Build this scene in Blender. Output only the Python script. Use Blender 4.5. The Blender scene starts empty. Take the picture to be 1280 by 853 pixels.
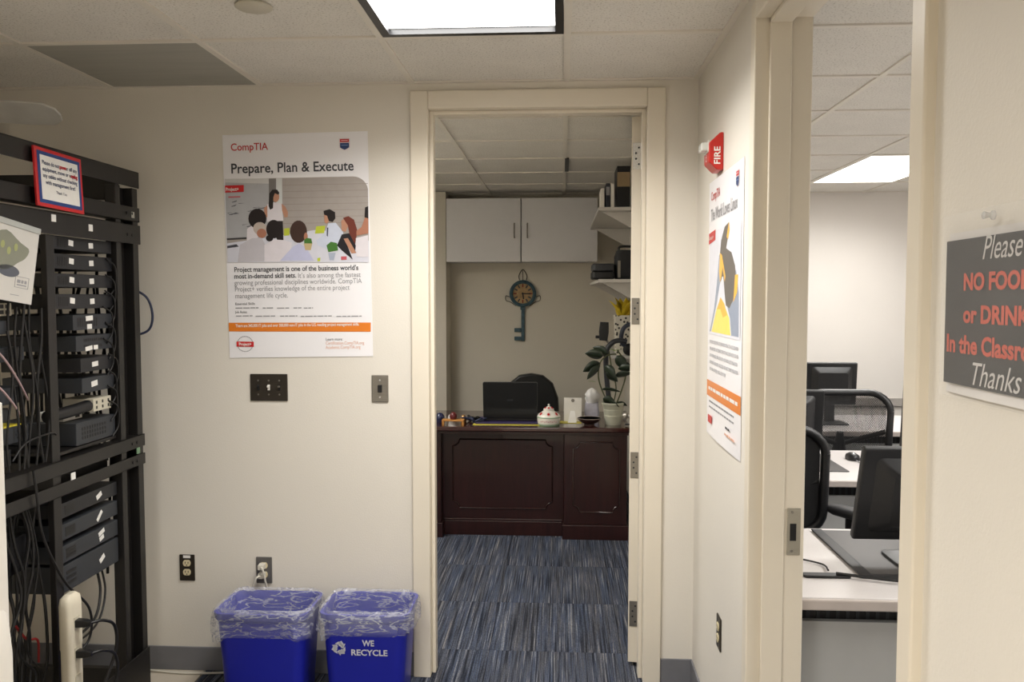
import bpy, math, random
from mathutils import Vector, Matrix
random.seed(7)
PI = math.pi
SC = bpy.context.scene
COL = SC.collection

# ------------------------------------------------------------------ camera
F_PX = 1045.0
yaw = math.atan(62 / F_PX); pit = math.atan(56.5 / F_PX)
fw = Vector((-math.sin(yaw) * math.cos(pit), math.cos(yaw) * math.cos(pit), -math.sin(pit)))
rt = Vector((math.cos(yaw), math.sin(yaw), 0)); up = rt.cross(fw)
cam = bpy.data.cameras.new('camera'); cam.lens = F_PX / 1280 * 36; cam.sensor_width = 36; cam.clip_start = 0.05
cam_o = bpy.data.objects.new('camera', cam); COL.objects.link(cam_o)
cam_o.matrix_world = Matrix(((rt.x, up.x, -fw.x, 0), (rt.y, up.y, -fw.y, 0), (rt.z, up.z, -fw.z, 1.64), (0, 0, 0, 1)))
SC.camera = cam_o
# ------------------------------------------------------------------ world and exposure
w = bpy.data.worlds.new('world'); SC.world = w; w.use_nodes = True
w.node_tree.nodes['Background'].inputs[0].default_value = (.9, .92, 1, 1)
w.node_tree.nodes['Background'].inputs[1].default_value = .05
vs = SC.view_settings
vs.view_transform = 'Standard'; vs.look = 'None'; vs.gamma = 1; vs.use_curve_mapping = False
vs.exposure = -0.14
HALL_W, HALL_REAR_W, OFFICE_W, CLASS_W = 34, 60, 30, 31     # lamp powers
H = 2.52                                                     # ceiling height

# ------------------------------------------------------------------ materials
def lin(c):
    return tuple(((v / 255) / 12.92 if v / 255 <= .04045 else ((v / 255 + .055) / 1.055) ** 2.4) for v in c) + (1,)
MATS = {}
def mat(name, rgb, rough=.6, metal=0., var=.06, scale=14., bump=0., bscale=150., spec=.5, coat=0., alpha=1., stretch=None):
    if name in MATS: return MATS[name]
    m = bpy.data.materials.new(name); m.use_nodes = True; MATS[name] = m
    nt = m.node_tree; b = nt.nodes['Principled BSDF']; L = nt.links
    c = lin(rgb)
    geo = nt.nodes.new('ShaderNodeNewGeometry'); src = geo.outputs['Position']
    if stretch:
        mp = nt.nodes.new('ShaderNodeMapping'); mp.inputs['Scale'].default_value = stretch
        L.new(src, mp.inputs[0]); src = mp.outputs[0]
    n = nt.nodes.new('ShaderNodeTexNoise'); n.inputs['Scale'].default_value = scale; n.inputs['Detail'].default_value = 4
    L.new(src, n.inputs['Vector'])
    r = nt.nodes.new('ShaderNodeValToRGB')
    r.color_ramp.elements[0].position = .3; r.color_ramp.elements[1].position = .7
    r.color_ramp.elements[0].color = tuple(v * (1 - var) for v in c[:3]) + (1,)
    r.color_ramp.elements[1].color = tuple(min(1, v * (1 + var)) for v in c[:3]) + (1,)
    L.new(n.outputs['Fac'], r.inputs[0]); L.new(r.outputs[0], b.inputs['Base Color'])
    b.inputs['Roughness'].default_value = rough; b.inputs['Metallic'].default_value = metal
    b.inputs['Specular IOR Level'].default_value = spec; b.inputs['Coat Weight'].default_value = coat
    b.inputs['Alpha'].default_value = alpha
    if bump:
        n2 = nt.nodes.new('ShaderNodeTexNoise'); n2.inputs['Scale'].default_value = bscale
        L.new(src, n2.inputs['Vector'])
        bp = nt.nodes.new('ShaderNodeBump'); bp.inputs['Strength'].default_value = bump; bp.inputs['Distance'].default_value = .003
        L.new(n2.outputs['Fac'], bp.inputs['Height']); L.new(bp.outputs[0], b.inputs['Normal'])
    return m
def emit(name, rgb, s):
    m = mat(name, rgb); b = m.node_tree.nodes['Principled BSDF']
    b.inputs['Emission Color'].default_value = lin(rgb); b.inputs['Emission Strength'].default_value = s
    return m

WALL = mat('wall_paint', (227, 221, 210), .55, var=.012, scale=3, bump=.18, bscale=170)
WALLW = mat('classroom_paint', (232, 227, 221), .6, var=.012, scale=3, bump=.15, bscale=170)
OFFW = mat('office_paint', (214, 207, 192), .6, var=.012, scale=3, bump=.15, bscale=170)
FRAME = mat('cream_enamel', (229, 220, 203), .35, var=.015, scale=5, bump=.05, bscale=60)
BASE = mat('grey_vinyl_base', (118, 118, 122), .5, var=.05)
GRIDW = mat('ceiling_grid_white', (228, 222, 211), .5, var=.02)
BLK = mat('black_steel', (26, 25, 25), .45, var=.15)
BLKP = mat('black_plastic', (22, 22, 24), .42, var=.12)
DKG = mat('dark_grey_plastic', (48, 50, 54), .5, var=.1)
RACKB = mat('black_powder_coat', (25, 23, 22), .42, var=.12, bump=.08, bscale=400)
DEV = mat('charcoal_device', (29, 30, 34), .45, var=.12)
DEV2 = mat('slate_device', (47, 50, 55), .5, var=.1)
BEI = mat('beige_device', (196, 190, 172), .5, var=.05)
WHT = mat('white_plastic', (228, 224, 216), .45, var=.03)
LBL = mat('white_paper_label', (235, 233, 228), .6, var=.04)
PAPER = mat('glossy_paper', (241, 239, 241), .3, var=.012, scale=4)
STEEL = mat('brushed_steel', (150, 146, 138), .35, .85, var=.08, stretch=(1, 1, 30))
CHROME = mat('zinc_plate', (215, 215, 212), .22, .9, var=.05)
BRNZ = mat('dark_bronze_plate', (66, 60, 53), .42, .6, var=.08)
GREYT = mat('grey_text', (150, 149, 152), .5, var=.02)
DARKT = mat('dark_text', (62, 64, 70), .5, var=.02)
RED = mat('print_red', (196, 36, 40), .4, var=.03)
ORG = mat('print_orange', (226, 127, 40), .35, var=.02)
CBLE = mat('black_cable', (20, 19, 20), .5, var=.1)

# speckled mineral-fibre tile
def tile_mat():
    m = mat('mineral_tile', (229, 225, 217), .85, var=.03, scale=6); nt = m.node_tree; L = nt.links
    b = nt.nodes['Principled BSDF']
    geo = nt.nodes.new('ShaderNodeNewGeometry')
    v = nt.nodes.new('ShaderNodeTexNoise'); v.inputs['Scale'].default_value = 150; v.inputs['Detail'].default_value = 3
    L.new(geo.outputs['Position'], v.inputs['Vector'])
    rp = nt.nodes.new('ShaderNodeValToRGB'); rp.color_ramp.elements[0].position = .33; rp.color_ramp.elements[1].position = .44
    rp.color_ramp.elements[0].color = (.66, .64, .61, 1); rp.color_ramp.elements[1].color = (1, 1, 1, 1)
    L.new(v.outputs['Fac'], rp.inputs[0])
    mx = nt.nodes.new('ShaderNodeMix'); mx.data_type = 'RGBA'; mx.blend_type = 'MULTIPLY'; mx.inputs[0].default_value = 1
    old = b.inputs['Base Color'].links[0].from_socket
    L.new(old, mx.inputs[6]); L.new(rp.outputs[0], mx.inputs[7]); L.new(mx.outputs[2], b.inputs['Base Color'])
    bp = nt.nodes.new('ShaderNodeBump'); bp.inputs['Strength'].default_value = .5; bp.inputs['Distance'].default_value = .003
    L.new(rp.outputs[0], bp.inputs['Height']); L.new(bp.outputs[0], b.inputs['Normal'])
    return m
TILE = tile_mat()
GREYTILE = mat('grey_panel', (166, 164, 155), .6, var=.05, scale=3, stretch=(1, 12, 1))

def carpet_mat():
    m = bpy.data.materials.new('striped_carpet'); m.use_nodes = True; nt = m.node_tree; L = nt.links
    b = nt.nodes['Principled BSDF']; b.inputs['Roughness'].default_value = .95; b.inputs['Specular IOR Level'].default_value = .15
    geo = nt.nodes.new('ShaderNodeNewGeometry'); oi = nt.nodes.new('ShaderNodeObjectInfo')
    off = nt.nodes.new('ShaderNodeVectorMath'); off.operation = 'SCALE'; off.inputs[0].default_value = (7, 31, 3)
    L.new(oi.outputs['Random'], off.inputs['Scale'])
    add = nt.nodes.new('ShaderNodeVectorMath'); L.new(geo.outputs['Position'], add.inputs[0]); L.new(off.outputs[0], add.inputs[1])
    def stripe(sx, sy, scale, detail):
        mp = nt.nodes.new('ShaderNodeMapping'); mp.inputs['Scale'].default_value = (sx, sy, 1); L.new(add.outputs[0], mp.inputs[0])
        n = nt.nodes.new('ShaderNodeTexNoise'); n.inputs['Scale'].default_value = scale; n.inputs['Detail'].default_value = detail
        L.new(mp.outputs[0], n.inputs['Vector']); return n.outputs['Fac']
    s1 = stripe(150, 2.2, 1, 3); s2 = stripe(26, 1.0, 1, 2); s3 = stripe(210, 150, 1, 2)
    r1 = nt.nodes.new('ShaderNodeValToRGB'); e = r1.color_ramp.elements
    e[0].position = .34; e[0].color = lin((38, 40, 48)); e[1].position = .68; e[1].color = lin((140, 138, 138))
    for p, c in ((.44, (62, 66, 77)), (.5, (88, 90, 97)), (.57, (68, 75, 94))):
        x = e.new(p); x.color = lin(c)
    L.new(s1, r1.inputs[0])
    r2 = nt.nodes.new('ShaderNodeValToRGB'); e = r2.color_ramp.elements
    e[0].position = .35; e[0].color = (.78, .87, 1, 1); e[1].position = .65; e[1].color = (1, .96, .9, 1)
    L.new(s2, r2.inputs[0])
    r3 = nt.nodes.new('ShaderNodeValToRGB'); e = r3.color_ramp.elements
    e[0].position = .35; e[0].color = (.6, .6, .6, 1); e[1].position = .62; e[1].color = (1.15, 1.15, 1.15, 1)
    L.new(s3, r3.inputs[0])
    a = nt.nodes.new('ShaderNodeMix'); a.data_type = 'RGBA'; a.blend_type = 'MULTIPLY'; a.inputs[0].default_value = 1
    L.new(r1.outputs[0], a.inputs[6]); L.new(r2.outputs[0], a.inputs[7])
    c = nt.nodes.new('ShaderNodeMix'); c.data_type = 'RGBA'; c.blend_type = 'MULTIPLY'; c.inputs[0].default_value = 1
    L.new(a.outputs[2], c.inputs[6]); L.new(r3.outputs[0], c.inputs[7]); L.new(c.outputs[2], b.inputs['Base Color'])
    bp = nt.nodes.new('ShaderNodeBump'); bp.inputs['Strength'].default_value = .7; bp.inputs['Distance'].default_value = .004
    L.new(s3, bp.inputs['Height']); L.new(bp.outputs[0], b.inputs['Normal'])
    return m
CARPET = carpet_mat()

def film_mat():
    m = bpy.data.materials.new('clear_plastic_film'); m.use_nodes = True; nt = m.node_tree; L = nt.links
    b = nt.nodes['Principled BSDF']; out = nt.nodes['Material Output']
    b.inputs['Base Color'].default_value = lin((215, 217, 228)); b.inputs['Roughness'].default_value = .22
    tr = nt.nodes.new('ShaderNodeBsdfTransparent'); mx = nt.nodes.new('ShaderNodeMixShader')
    geo = nt.nodes.new('ShaderNodeNewGeometry'); mp = nt.nodes.new('ShaderNodeMapping')
    mp.inputs['Scale'].default_value = (11, 11, 42); mp.inputs['Rotation'].default_value = (.5, .75, .3)
    L.new(geo.outputs['Position'], mp.inputs[0])
    n = nt.nodes.new('ShaderNodeTexNoise'); n.inputs['Scale'].default_value = 1; n.inputs['Detail'].default_value = 3; n.inputs['Distortion'].default_value = .5
    L.new(mp.outputs[0], n.inputs['Vector'])
    sb = nt.nodes.new('ShaderNodeMath'); sb.operation = 'SUBTRACT'; sb.inputs[1].default_value = .5; L.new(n.outputs['Fac'], sb.inputs[0])
    ab = nt.nodes.new('ShaderNodeMath'); ab.operation = 'ABSOLUTE'; L.new(sb.outputs[0], ab.inputs[0])
    r = nt.nodes.new('ShaderNodeMapRange'); r.inputs[1].default_value = 0; r.inputs[2].default_value = .05
    r.inputs[3].default_value = .5; r.inputs[4].default_value = .17  # pale streaks paint in the highlights along the film's wrinkles
    L.new(ab.outputs[0], r.inputs[0]); L.new(r.outputs[0], mx.inputs[0])
    L.new(tr.outputs[0], mx.inputs[1]); L.new(b.outputs[0], mx.inputs[2]); L.new(mx.outputs[0], out.inputs[0])
    bp = nt.nodes.new('ShaderNodeBump'); bp.inputs['Strength'].default_value = .6; bp.inputs['Distance'].default_value = .01
    L.new(n.outputs['Fac'], bp.inputs['Height']); L.new(bp.outputs[0], b.inputs['Normal'])
    return m
FILM = film_mat()

def net_mat():
    m = bpy.data.materials.new('black_mesh_fabric'); m.use_nodes = True; nt = m.node_tree; L = nt.links
    b = nt.nodes['Principled BSDF']; out = nt.nodes['Material Output']; b.inputs['Base Color'].default_value = lin((24, 24, 26))
    tc = nt.nodes.new('ShaderNodeTexCoord'); mp = nt.nodes.new('ShaderNodeMapping'); mp.inputs['Scale'].default_value = (140, 1, 140)
    mp.inputs['Rotation'].default_value = (0, PI / 4, 0)
    L.new(tc.outputs['Object'], mp.inputs[0]); ck = nt.nodes.new('ShaderNodeTexVoronoi'); ck.inputs['Scale'].default_value = 1
    ck.inputs['Randomness'].default_value = 0
    L.new(mp.outputs[0], ck.inputs['Vector'])
    gt = nt.nodes.new('ShaderNodeMath'); gt.operation = 'GREATER_THAN'; gt.inputs[1].default_value = .30
    L.new(ck.outputs['Distance'], gt.inputs[0])
    tr = nt.nodes.new('ShaderNodeBsdfTransparent'); mx = nt.nodes.new('ShaderNodeMixShader')
    L.new(gt.outputs[0], mx.inputs[0]); L.new(tr.outputs[0], mx.inputs[1]); L.new(b.outputs[0], mx.inputs[2]); L.new(mx.outputs[0], out.inputs[0])
    return m
NET = net_mat()

def spot_mat():
    m = mat('speckled_ceramic', (214, 208, 192), .5); nt = m.node_tree; L = nt.links; b = nt.nodes['Principled BSDF']
    geo = nt.nodes.new('ShaderNodeNewGeometry'); v = nt.nodes.new('ShaderNodeTexVoronoi'); v.inputs['Scale'].default_value = 38
    L.new(geo.outputs['Position'], v.inputs['Vector'])
    r = nt.nodes.new('ShaderNodeValToRGB'); r.color_ramp.elements[0].position = .28; r.color_ramp.elements[1].position = .34
    r.color_ramp.elements[0].color = lin((45, 42, 36)); r.color_ramp.elements[1].color = lin((214, 208, 192))
    L.new(v.outputs['Distance'], r.inputs[0]); L.new(r.outputs[0], b.inputs['Base Color'])
    return m
SPOT = spot_mat()

# ------------------------------------------------------------------ mesh helpers
class MB:
    """collects shapes; build() links them as ONE mesh object"""
    def __init__(s, off=(0, 0, 0)):
        s.v = []; s.f = []; s.m = []; s.o = Vector(off); s.k = 0
    def add(s, vs, fs):
        n = len(s.v); s.v += [Vector(p) - s.o for p in vs]
        for f in fs: s.f.append([i + n for i in f]); s.m.append(s.k)
        return s
    def box(s, x0, x1, y0, y1, z0, z1):
        return s.add([(x, y, z) for z in (z0, z1) for y in (y0, y1) for x in (x0, x1)],
                     [(0, 2, 3, 1), (4, 5, 7, 6), (0, 1, 5, 4), (2, 6, 7, 3), (0, 4, 6, 2), (1, 3, 7, 5)])
    def poly(s, pts):
        return s.add(pts, [tuple(range(len(pts)))])
    def loft(s, rings, cap0=True, cap1=True, closed=True):
        n = len(rings[0]); vs = [p for r in rings for p in r]; fs = []
        for i in range(len(rings) - 1):
            for j in range(n if closed else n - 1):
                k = (j + 1) % n
                fs.append((i * n + j, i * n + k, (i + 1) * n + k, (i + 1) * n + j))
        if cap0: fs.append(tuple(range(n))[::-1])
        if cap1: fs.append(tuple(range((len(rings) - 1) * n, len(rings) * n)))
        return s.add(vs, fs)
    def prism(s, pts, vec):
        v = Vector(vec); return s.loft([[Vector(p) for p in pts], [Vector(p) + v for p in pts]])
    def lathe(s, prof, c=(0, 0, 0), n=24):
        return s.loft([[(c[0] + r * math.cos(2 * PI * i / n), c[1] + r * math.sin(2 * PI * i / n), c[2] + z) for i in range(n)] for r, z in prof])
    def tube(s, pts, r, n=6, smooth=0):
        pts = [Vector(p) for p in pts]
        if smooth: pts = catmull(pts, smooth)
        rings = []; prev = None
        for i, p in enumerate(pts):
            t = (pts[min(i + 1, len(pts) - 1)] - pts[max(i - 1, 0)])
            t = t.normalized() if t.length > 1e-9 else Vector((0, 0, 1))
            if prev is None:
                a = t.cross(Vector((0, 0, 1)))
                if a.length < .05: a = t.cross(Vector((1, 0, 0)))
            else: a = prev - t * prev.dot(t)
            a.normalize(); prev = a; b = t.cross(a)
            rr = r[i] if isinstance(r, (list, tuple)) else r
            rings.append([p + a * rr * math.cos(2 * PI * j / n) + b * rr * math.sin(2 * PI * j / n) for j in range(n)])
        return s.loft(rings)
    def cyl(s, p0, p1, r, n=16): return s.tube([p0, p1], r, n)
    def ball(s, c, rx, ry, rz, n=12, m=8):
        c = Vector(c); e = .02
        return s.loft([[c + Vector((rx * math.sin(a) * math.cos(2 * PI * j / n), ry * math.sin(a) * math.sin(2 * PI * j / n), -rz * math.cos(a))) for j in range(n)]
                       for a in [e + (PI - 2 * e) * i / m for i in range(m + 1)]])
    def build(s, name, m, parent=None, bevel=0., smooth=None, seg=2, solid=0.):
        me = bpy.data.meshes.new(name); me.from_pydata([tuple(p) for p in s.v], [], s.f)
        ms = m if isinstance(m, (list, tuple)) else [m]
        for x in ms: me.materials.append(x)
        me.polygons.foreach_set('material_index', s.m)
        me.update()
        if smooth is not None:
            me.polygons.foreach_set('use_smooth', [True] * len(me.polygons)); me.set_sharp_from_angle(angle=math.radians(smooth))
        o = bpy.data.objects.new(name, me); COL.objects.link(o); o.parent = parent
        if solid:
            md = o.modifiers.new('solid', 'SOLIDIFY'); md.thickness = solid
        if bevel:
            md = o.modifiers.new('bevel', 'BEVEL'); md.width = bevel; md.segments = seg; md.limit_method = 'ANGLE'; md.angle_limit = .6
        return o
def catmull(p, k):
    q = [p[0] * 2 - p[1]] + p + [p[-1] * 2 - p[-2]]; out = []
    for i in range(1, len(q) - 2):
        for j in range(k):
            t = j / k
            out.append(.5 * ((2 * q[i]) + (q[i + 1] - q[i - 1]) * t + (2 * q[i - 1] - 5 * q[i] + 4 * q[i + 1] - q[i + 2]) * t * t + (3 * q[i] - q[i - 1] - 3 * q[i + 1] + q[i + 2]) * t ** 3))
    return out + [p[-1]]
def rrect(hw, hd, r, n=4, cx=0, cy=0):
    out = []
    for sx, sy, a0 in ((1, 1, 0), (-1, 1, PI / 2), (-1, -1, PI), (1, -1, 1.5 * PI)):
        for i in range(n + 1):
            a = a0 + PI / 2 * i / n
            out.append((cx + sx * (hw - r) + r * math.cos(a), cy + sy * (hd - r) + r * math.sin(a)))
    return out
def ring(hw, hd, r, z, n=4, cx=0, cy=0): return [(x, y, z) for x, y in rrect(hw, hd, r, n, cx, cy)]
def tag(o, label, cat=None, group=None, kind=None):
    o['label'] = label
    if cat: o['category'] = cat
    if group: o['group'] = group
    if kind: o['kind'] = kind
    return o
def struct(o, label): o['label'] = label; o['kind'] = 'structure'; return o
def thing(name, label, cat, loc=(0, 0, 0), rot=(0, 0, 0), group=None):
    o = bpy.data.objects.new(name, None); COL.objects.link(o); o.location = loc; o.rotation_euler = rot; o.empty_display_size = .1
    return tag(o, label, cat, group)
def wall_frame(loc, face, roll=0.):
    """orientation for flat things on walls: local x right, y up, z out of the wall"""
    R = {'back': Matrix.Rotation(PI / 2, 4, 'X'),
         'right': Matrix.Rotation(-PI / 2, 4, 'Z') @ Matrix.Rotation(PI / 2, 4, 'X'),
         'rack': Matrix.Rotation(PI / 2, 4, 'Z') @ Matrix.Rotation(PI / 2, 4, 'X')}[face]
    return Matrix.Translation(loc) @ R @ Matrix.Rotation(roll, 4, 'Z')
def copy_tree(o, parent=None):
    c = o.copy(); COL.objects.link(c); c.parent = parent
    for ch in list(o.children): copy_tree(ch, c)
    return c
def text(parent, s, size, x, y, z, m, bold=0., shear=0., align='LEFT', fit=None, name='lettering', rotz=0.):
    cu = bpy.data.curves.new('t', 'FONT'); cu.body = s; cu.size = size; cu.offset = bold; cu.shear = shear; cu.resolution_u = 3
    cu.align_x = align
    o = bpy.data.objects.new('t', cu); COL.objects.link(o)
    dg = bpy.context.evaluated_depsgraph_get(); dg.update()
    me = bpy.data.meshes.new_from_object(o.evaluated_get(dg)); bpy.data.objects.remove(o); bpy.data.curves.remove(cu)
    if fit and len(me.vertices):
        xs = [v.co.x for v in me.vertices]; k = fit / (max(xs) - min(xs))
        for v in me.vertices: v.co.x *= k
    me.materials.clear(); me.materials.append(m); me.name = name
    t = bpy.data.objects.new(name, me); COL.objects.link(t); t.parent = parent; t.location = (x, y, z); t.rotation_euler = (0, 0, rotz)
    return t

# ------------------------------------------------------------------ the shell
YB = 3.5          # back wall of the hall
XR = .556         # right wall of the hall
# floors
fl = struct(MB().box(-1.55, XR, 1.95, 7.4, -.03, -.006).build('floor', mat('carpet_backing', (20, 22, 30), .9)), 'floor of blue grey striped carpet tiles in hall and office')
tm = MB().box(-.304, .304, -.304, .304, -.006, 0)
proto = tm.build('carpet_tile', CARPET, fl, bevel=.002, seg=1)
first = True
for j in range(3, 12):
    for i in range(4):
        o = proto if first else proto.copy()
        if not first: COL.objects.link(o)
        first = False
        x0 = -1.55 + i * .61; x1 = min(x0 + .61, XR); y0 = .12 + j * .61; y1 = min(y0 + .61, 7.4)
        o.parent = fl; o.location = ((x0 + x1) / 2, (y0 + y1) / 2, 0); o.scale = ((x1 - x0) / .61, (y1 - y0) / .61, 1)
struct(MB().box(-3.2, -1.555, -2.2, YB, -.03, 0).box(-1.555, XR, -2.2, 1.945, -.03, 0).build('floor_vinyl', mat('pale_vinyl_tile', (196, 186, 170), .4, var=.05, scale=5)), 'pale vinyl floor under the equipment rack, with an unseen part added around the viewer to bounce light')  # pale area around the viewer is unseen, added to bounce light up
struct(MB().box(XR + .002, 4.6, -.6, 7.36, -.03, 0).build('floor_classroom', mat('classroom_carpet', (92, 94, 100), .9, var=.2, scale=120)), 'grey carpet floor of the classroom')

# back wall with door opening (hollow metal frame fills the edge)
OX0, OX1, OZ = -.557, .347, 2.415
b = MB().box(-3.32, OX0 - .03, YB, YB + .12, 0, H + .1).box(OX1 + .03, XR, YB, YB + .12, 0, H + .1).box(OX0 - .03, OX1 + .03, YB, YB + .12, OZ + .03, H + .1)
struct(b.build('wall_back', WALL), 'beige painted back wall with posters, switches and the office doorway')
# right wall: hall / classroom partition
DY0, DY1 = 1.35, 2.42
b = MB().box(XR, XR + .125, -2.2, DY0 - .03, 0, H + .1).box(XR, XR + .125, DY1 + .03, 7.52, 0, H + .1).box(XR, XR + .125, DY0 - .03, DY1 + .03, OZ + .03, H + .1)
struct(b.build('wall_right', WALL), 'cream painted right wall with the classroom doorway')
struct(MB().box(-3.32, -3.2, -2.2, YB, 0, H + .1).build('wall_left', WALL), 'beige wall on the far left of the hall')
struct(MB().box(-3.32, XR + .125, -2.32, -2.2, 0, H + .1).build('wall_near', WALL), 'beige wall behind the viewer')
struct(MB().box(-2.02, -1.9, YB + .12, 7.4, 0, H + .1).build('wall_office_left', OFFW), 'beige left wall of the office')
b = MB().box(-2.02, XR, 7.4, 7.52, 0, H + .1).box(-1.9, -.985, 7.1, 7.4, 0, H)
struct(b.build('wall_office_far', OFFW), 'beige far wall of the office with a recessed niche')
struct(MB().box(XR + .125, 4.72, 7.36, 7.5, 0, H + .1).build('wall_classroom_far', WALLW), 'off white far wall of the classroom')
struct(MB().box(4.6, 4.72, -.6, 7.36, 0, H + .1).build('wall_classroom_right', WALLW), 'off white side wall of the classroom')
struct(MB().box(XR + .125, 4.72, -.72, -.6, 0, H + .1).build('wall_classroom_near', WALLW), 'off white near wall of the classroom')
struct(MB().box(XR + .126, 4.6, 7.335, 7.36, .69, .76).build('trim_1', mat('grey_chair_rail', (176, 170, 164), .5), bevel=.004), 'grey chair rail along the far classroom wall')
# baseboards
struct(MB().box(-3.2, OX0 - .075, YB - .008, YB, 0, .105).build('baseboard_back', BASE, bevel=.003), 'grey vinyl baseboard left of the office doorway')
struct(MB().box(OX1 + .075, XR - .001, YB - .008, YB, 0, .105).build('baseboard_corner', BASE, bevel=.003), 'short grey vinyl baseboard between office doorway and corner')
struct(MB().box(XR - .008, XR, DY1 + .06, YB - .009, 0, .105).build('baseboard_right', BASE, bevel=.003), 'grey vinyl baseboard under the side poster')
struct(MB().box(XR - .008, XR, -2.2, DY0 - .06, 0, .105).build('baseboard_near', BASE, bevel=.003), 'grey vinyl baseboard under the laminated sign')

# ceilings: slab + T bars as the ceiling, every lay-in tile a child
def ceiling(name, label, x0, x1, y0, y1, xs, ys, skip, special):
    b = MB().box(x0, x1, y0, y1, H + .09, H + .1)
    for x in xs:
        if x0 < x < x1: b.box(x - .012, x + .012, y0, y1, H, H + .02)
    for y in ys:
        if y0 < y < y1: b.box(x0, x1, y - .012, y + .012, H + .0005, H + .02)
    # perimeter angle
    b.box(x0, x1, y1 - .022, y1, H + .001, H + .02).box(x0, x1, y0, y0 + .022, H + .001, H + .02).box(x0, x0 + .022, y0, y1, H + .0012, H + .02).box(x1 - .022, x1, y0, y1, H + .0012, H + .02)
    c = struct(b.build(name, GRIDW), label)
    ex = [x0] + [x for x in xs if x0 < x < x1] + [x1]; ey = [y0] + [y for y in ys if y0 < y < y1] + [y1]
    base = None
    for a0, a1 in zip(ex, ex[1:]):
        for b0, b1 in zip(ey, ey[1:]):
            cx, cy = (a0 + a1) / 2, (b0 + b1) / 2
            if a1 - a0 < .03 or b1 - b0 < .03: continue
            if any(p[0] < cx < p[1] and p[2] < cy < p[3] for p in skip): continue
            if base is None:
                o = base = MB().box(-.5, .5, -.5, .5, 0, .02).build('ceiling_tile', TILE, c)
            else:
                o = base.copy(); COL.objects.link(o)
            o.parent = c; o.location = (cx, cy, H + .007); o.scale = (a1 - a0 - .006, b1 - b0 - .006, 1)
            for p in special:
                if p[0] < cx < p[1] and p[2] < cy < p[3]:
                    o.data = o.data.copy(); o.data.materials[0] = GREYTILE; o['label'] = 'grey solid panel set into the ceiling grid'
                    o.location.z = H + .002
    return c
GX = [.017 - .64 * i for i in range(7)][::-1]
HY = [3.5 - .617 * i for i in range(10)][::-1]
HL = (-.623, .017, 2.266, 2.883); HL2 = (-1.263, -.623, -.819, .415)
ceiling('ceiling', 'speckled white lay-in tile ceiling of the hall', -3.2, XR, -2.2, YB, GX, HY, [HL, HL2], [(-1.903, -1.263, 2.883, 3.5)])
OYS = [3.58 + .618 * i for i in range(7)]
OL = (-1.903, -1.263, 3.58 + .618, 3.58 + .618 * 3)
ceiling('ceiling_office', 'speckled white lay-in tile ceiling of the office', -1.9, XR, YB + .12, 7.4, GX, OYS, [OL], [])
CXS = [1.28 + .645 * i for i in range(-1, 6)]; CYS = [2.85 + .645 * i for i in range(-6, 8)]
CL = [(1.925, 2.57, 5.43, 6.72), (1.925, 2.57, .915, 2.205), (3.215, 3.86, 2.85, 4.14), (1.925, 2.57, 2.85, 4.14)]
ceiling('ceiling_classroom', 'speckled white lay-in tile ceiling of the classroom', XR + .125, 4.6, -.6, 7.36, CXS, CYS, CL, [])

# ceiling luminaires: pan frame (white, or black in the hall to paint in its shade) + diffuser + the light it gives
def luminaire(cell, watts, label, frame_m, fw_=.03, e=6., spread=150, group=None):
    x0, x1, y0, y1 = cell; cx, cy = (x0 + x1) / 2, (y0 + y1) / 2
    t = thing('ceiling_light', label, 'ceiling light', (cx, cy, H), group=group)
    a, c = (x1 - x0) / 2 - .013, (y1 - y0) / 2 - .013
    f = MB()
    f.box(-a, a, -c, -c + fw_, .0, .05).box(-a, a, c - fw_, c, .0, .05).box(-a, -a + fw_, -c + fw_, c - fw_, .0, .05).box(a - fw_, a, -c + fw_, c - fw_, .0, .05)
    f.build('frame', frame_m, t)
    MB().box(-a + fw_, a - fw_, -c + fw_, c - fw_, .02, .03).build('diffuser', emit('lamp_diffuser', (255, 252, 247), e), t)
    la = bpy.data.lights.new('lamp', 'AREA'); la.shape = 'RECTANGLE'; la.size = 2 * (a - fw_) - .01; la.size_y = 2 * (c - fw_) - .01
    la.energy = watts; la.spread = math.radians(spread); la.color = (1, .98, .945)
    lo = bpy.data.objects.new('lamp', la); COL.objects.link(lo); lo.parent = t; lo.location = (0, 0, .019)
    return t
luminaire(HL, HALL_W, 'square lit ceiling panel with its shaded surround coloured black in front of the office doorway', BLKP, .028)
luminaire(HL2, HALL_REAR_W, 'long lit ceiling panel over the hall behind the viewer', BLKP, .028)
luminaire(OL, OFFICE_W, 'lit ceiling panel in the office left of the doorway view', GRIDW, .02)
for i, (cell, lb) in enumerate(zip(CL, ('bright ceiling panel near the far classroom wall', 'lit ceiling panel at the front of the classroom near its doorway', 'lit ceiling panel in the middle right of the classroom', 'lit ceiling panel above the nearest classroom desk'))):
    luminaire(cell, CLASS_W, lb, GRIDW, .014, group='classroom ceiling lights')

# round cover on the hall ceiling
tag(MB().lathe([(.052, 0), (.056, -.004), (.056, -.007), (.05, -.011), (.001, -.012)][::-1], (-.941, 2.551, H + .006), 32).build('ceiling_cover_plate', mat('almond_plastic', (196, 190, 174), .5), smooth=40),
    'round flat beige cover plate on the hall ceiling tile', 'cover plate')
# slot in the office ceiling
tag(MB().box(.018, .045, 5.42, 5.96, H - .006, H + .004).build('air_slot', BLKP), 'short black slot beside a grid bar of the office ceiling', 'air vent')

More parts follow.
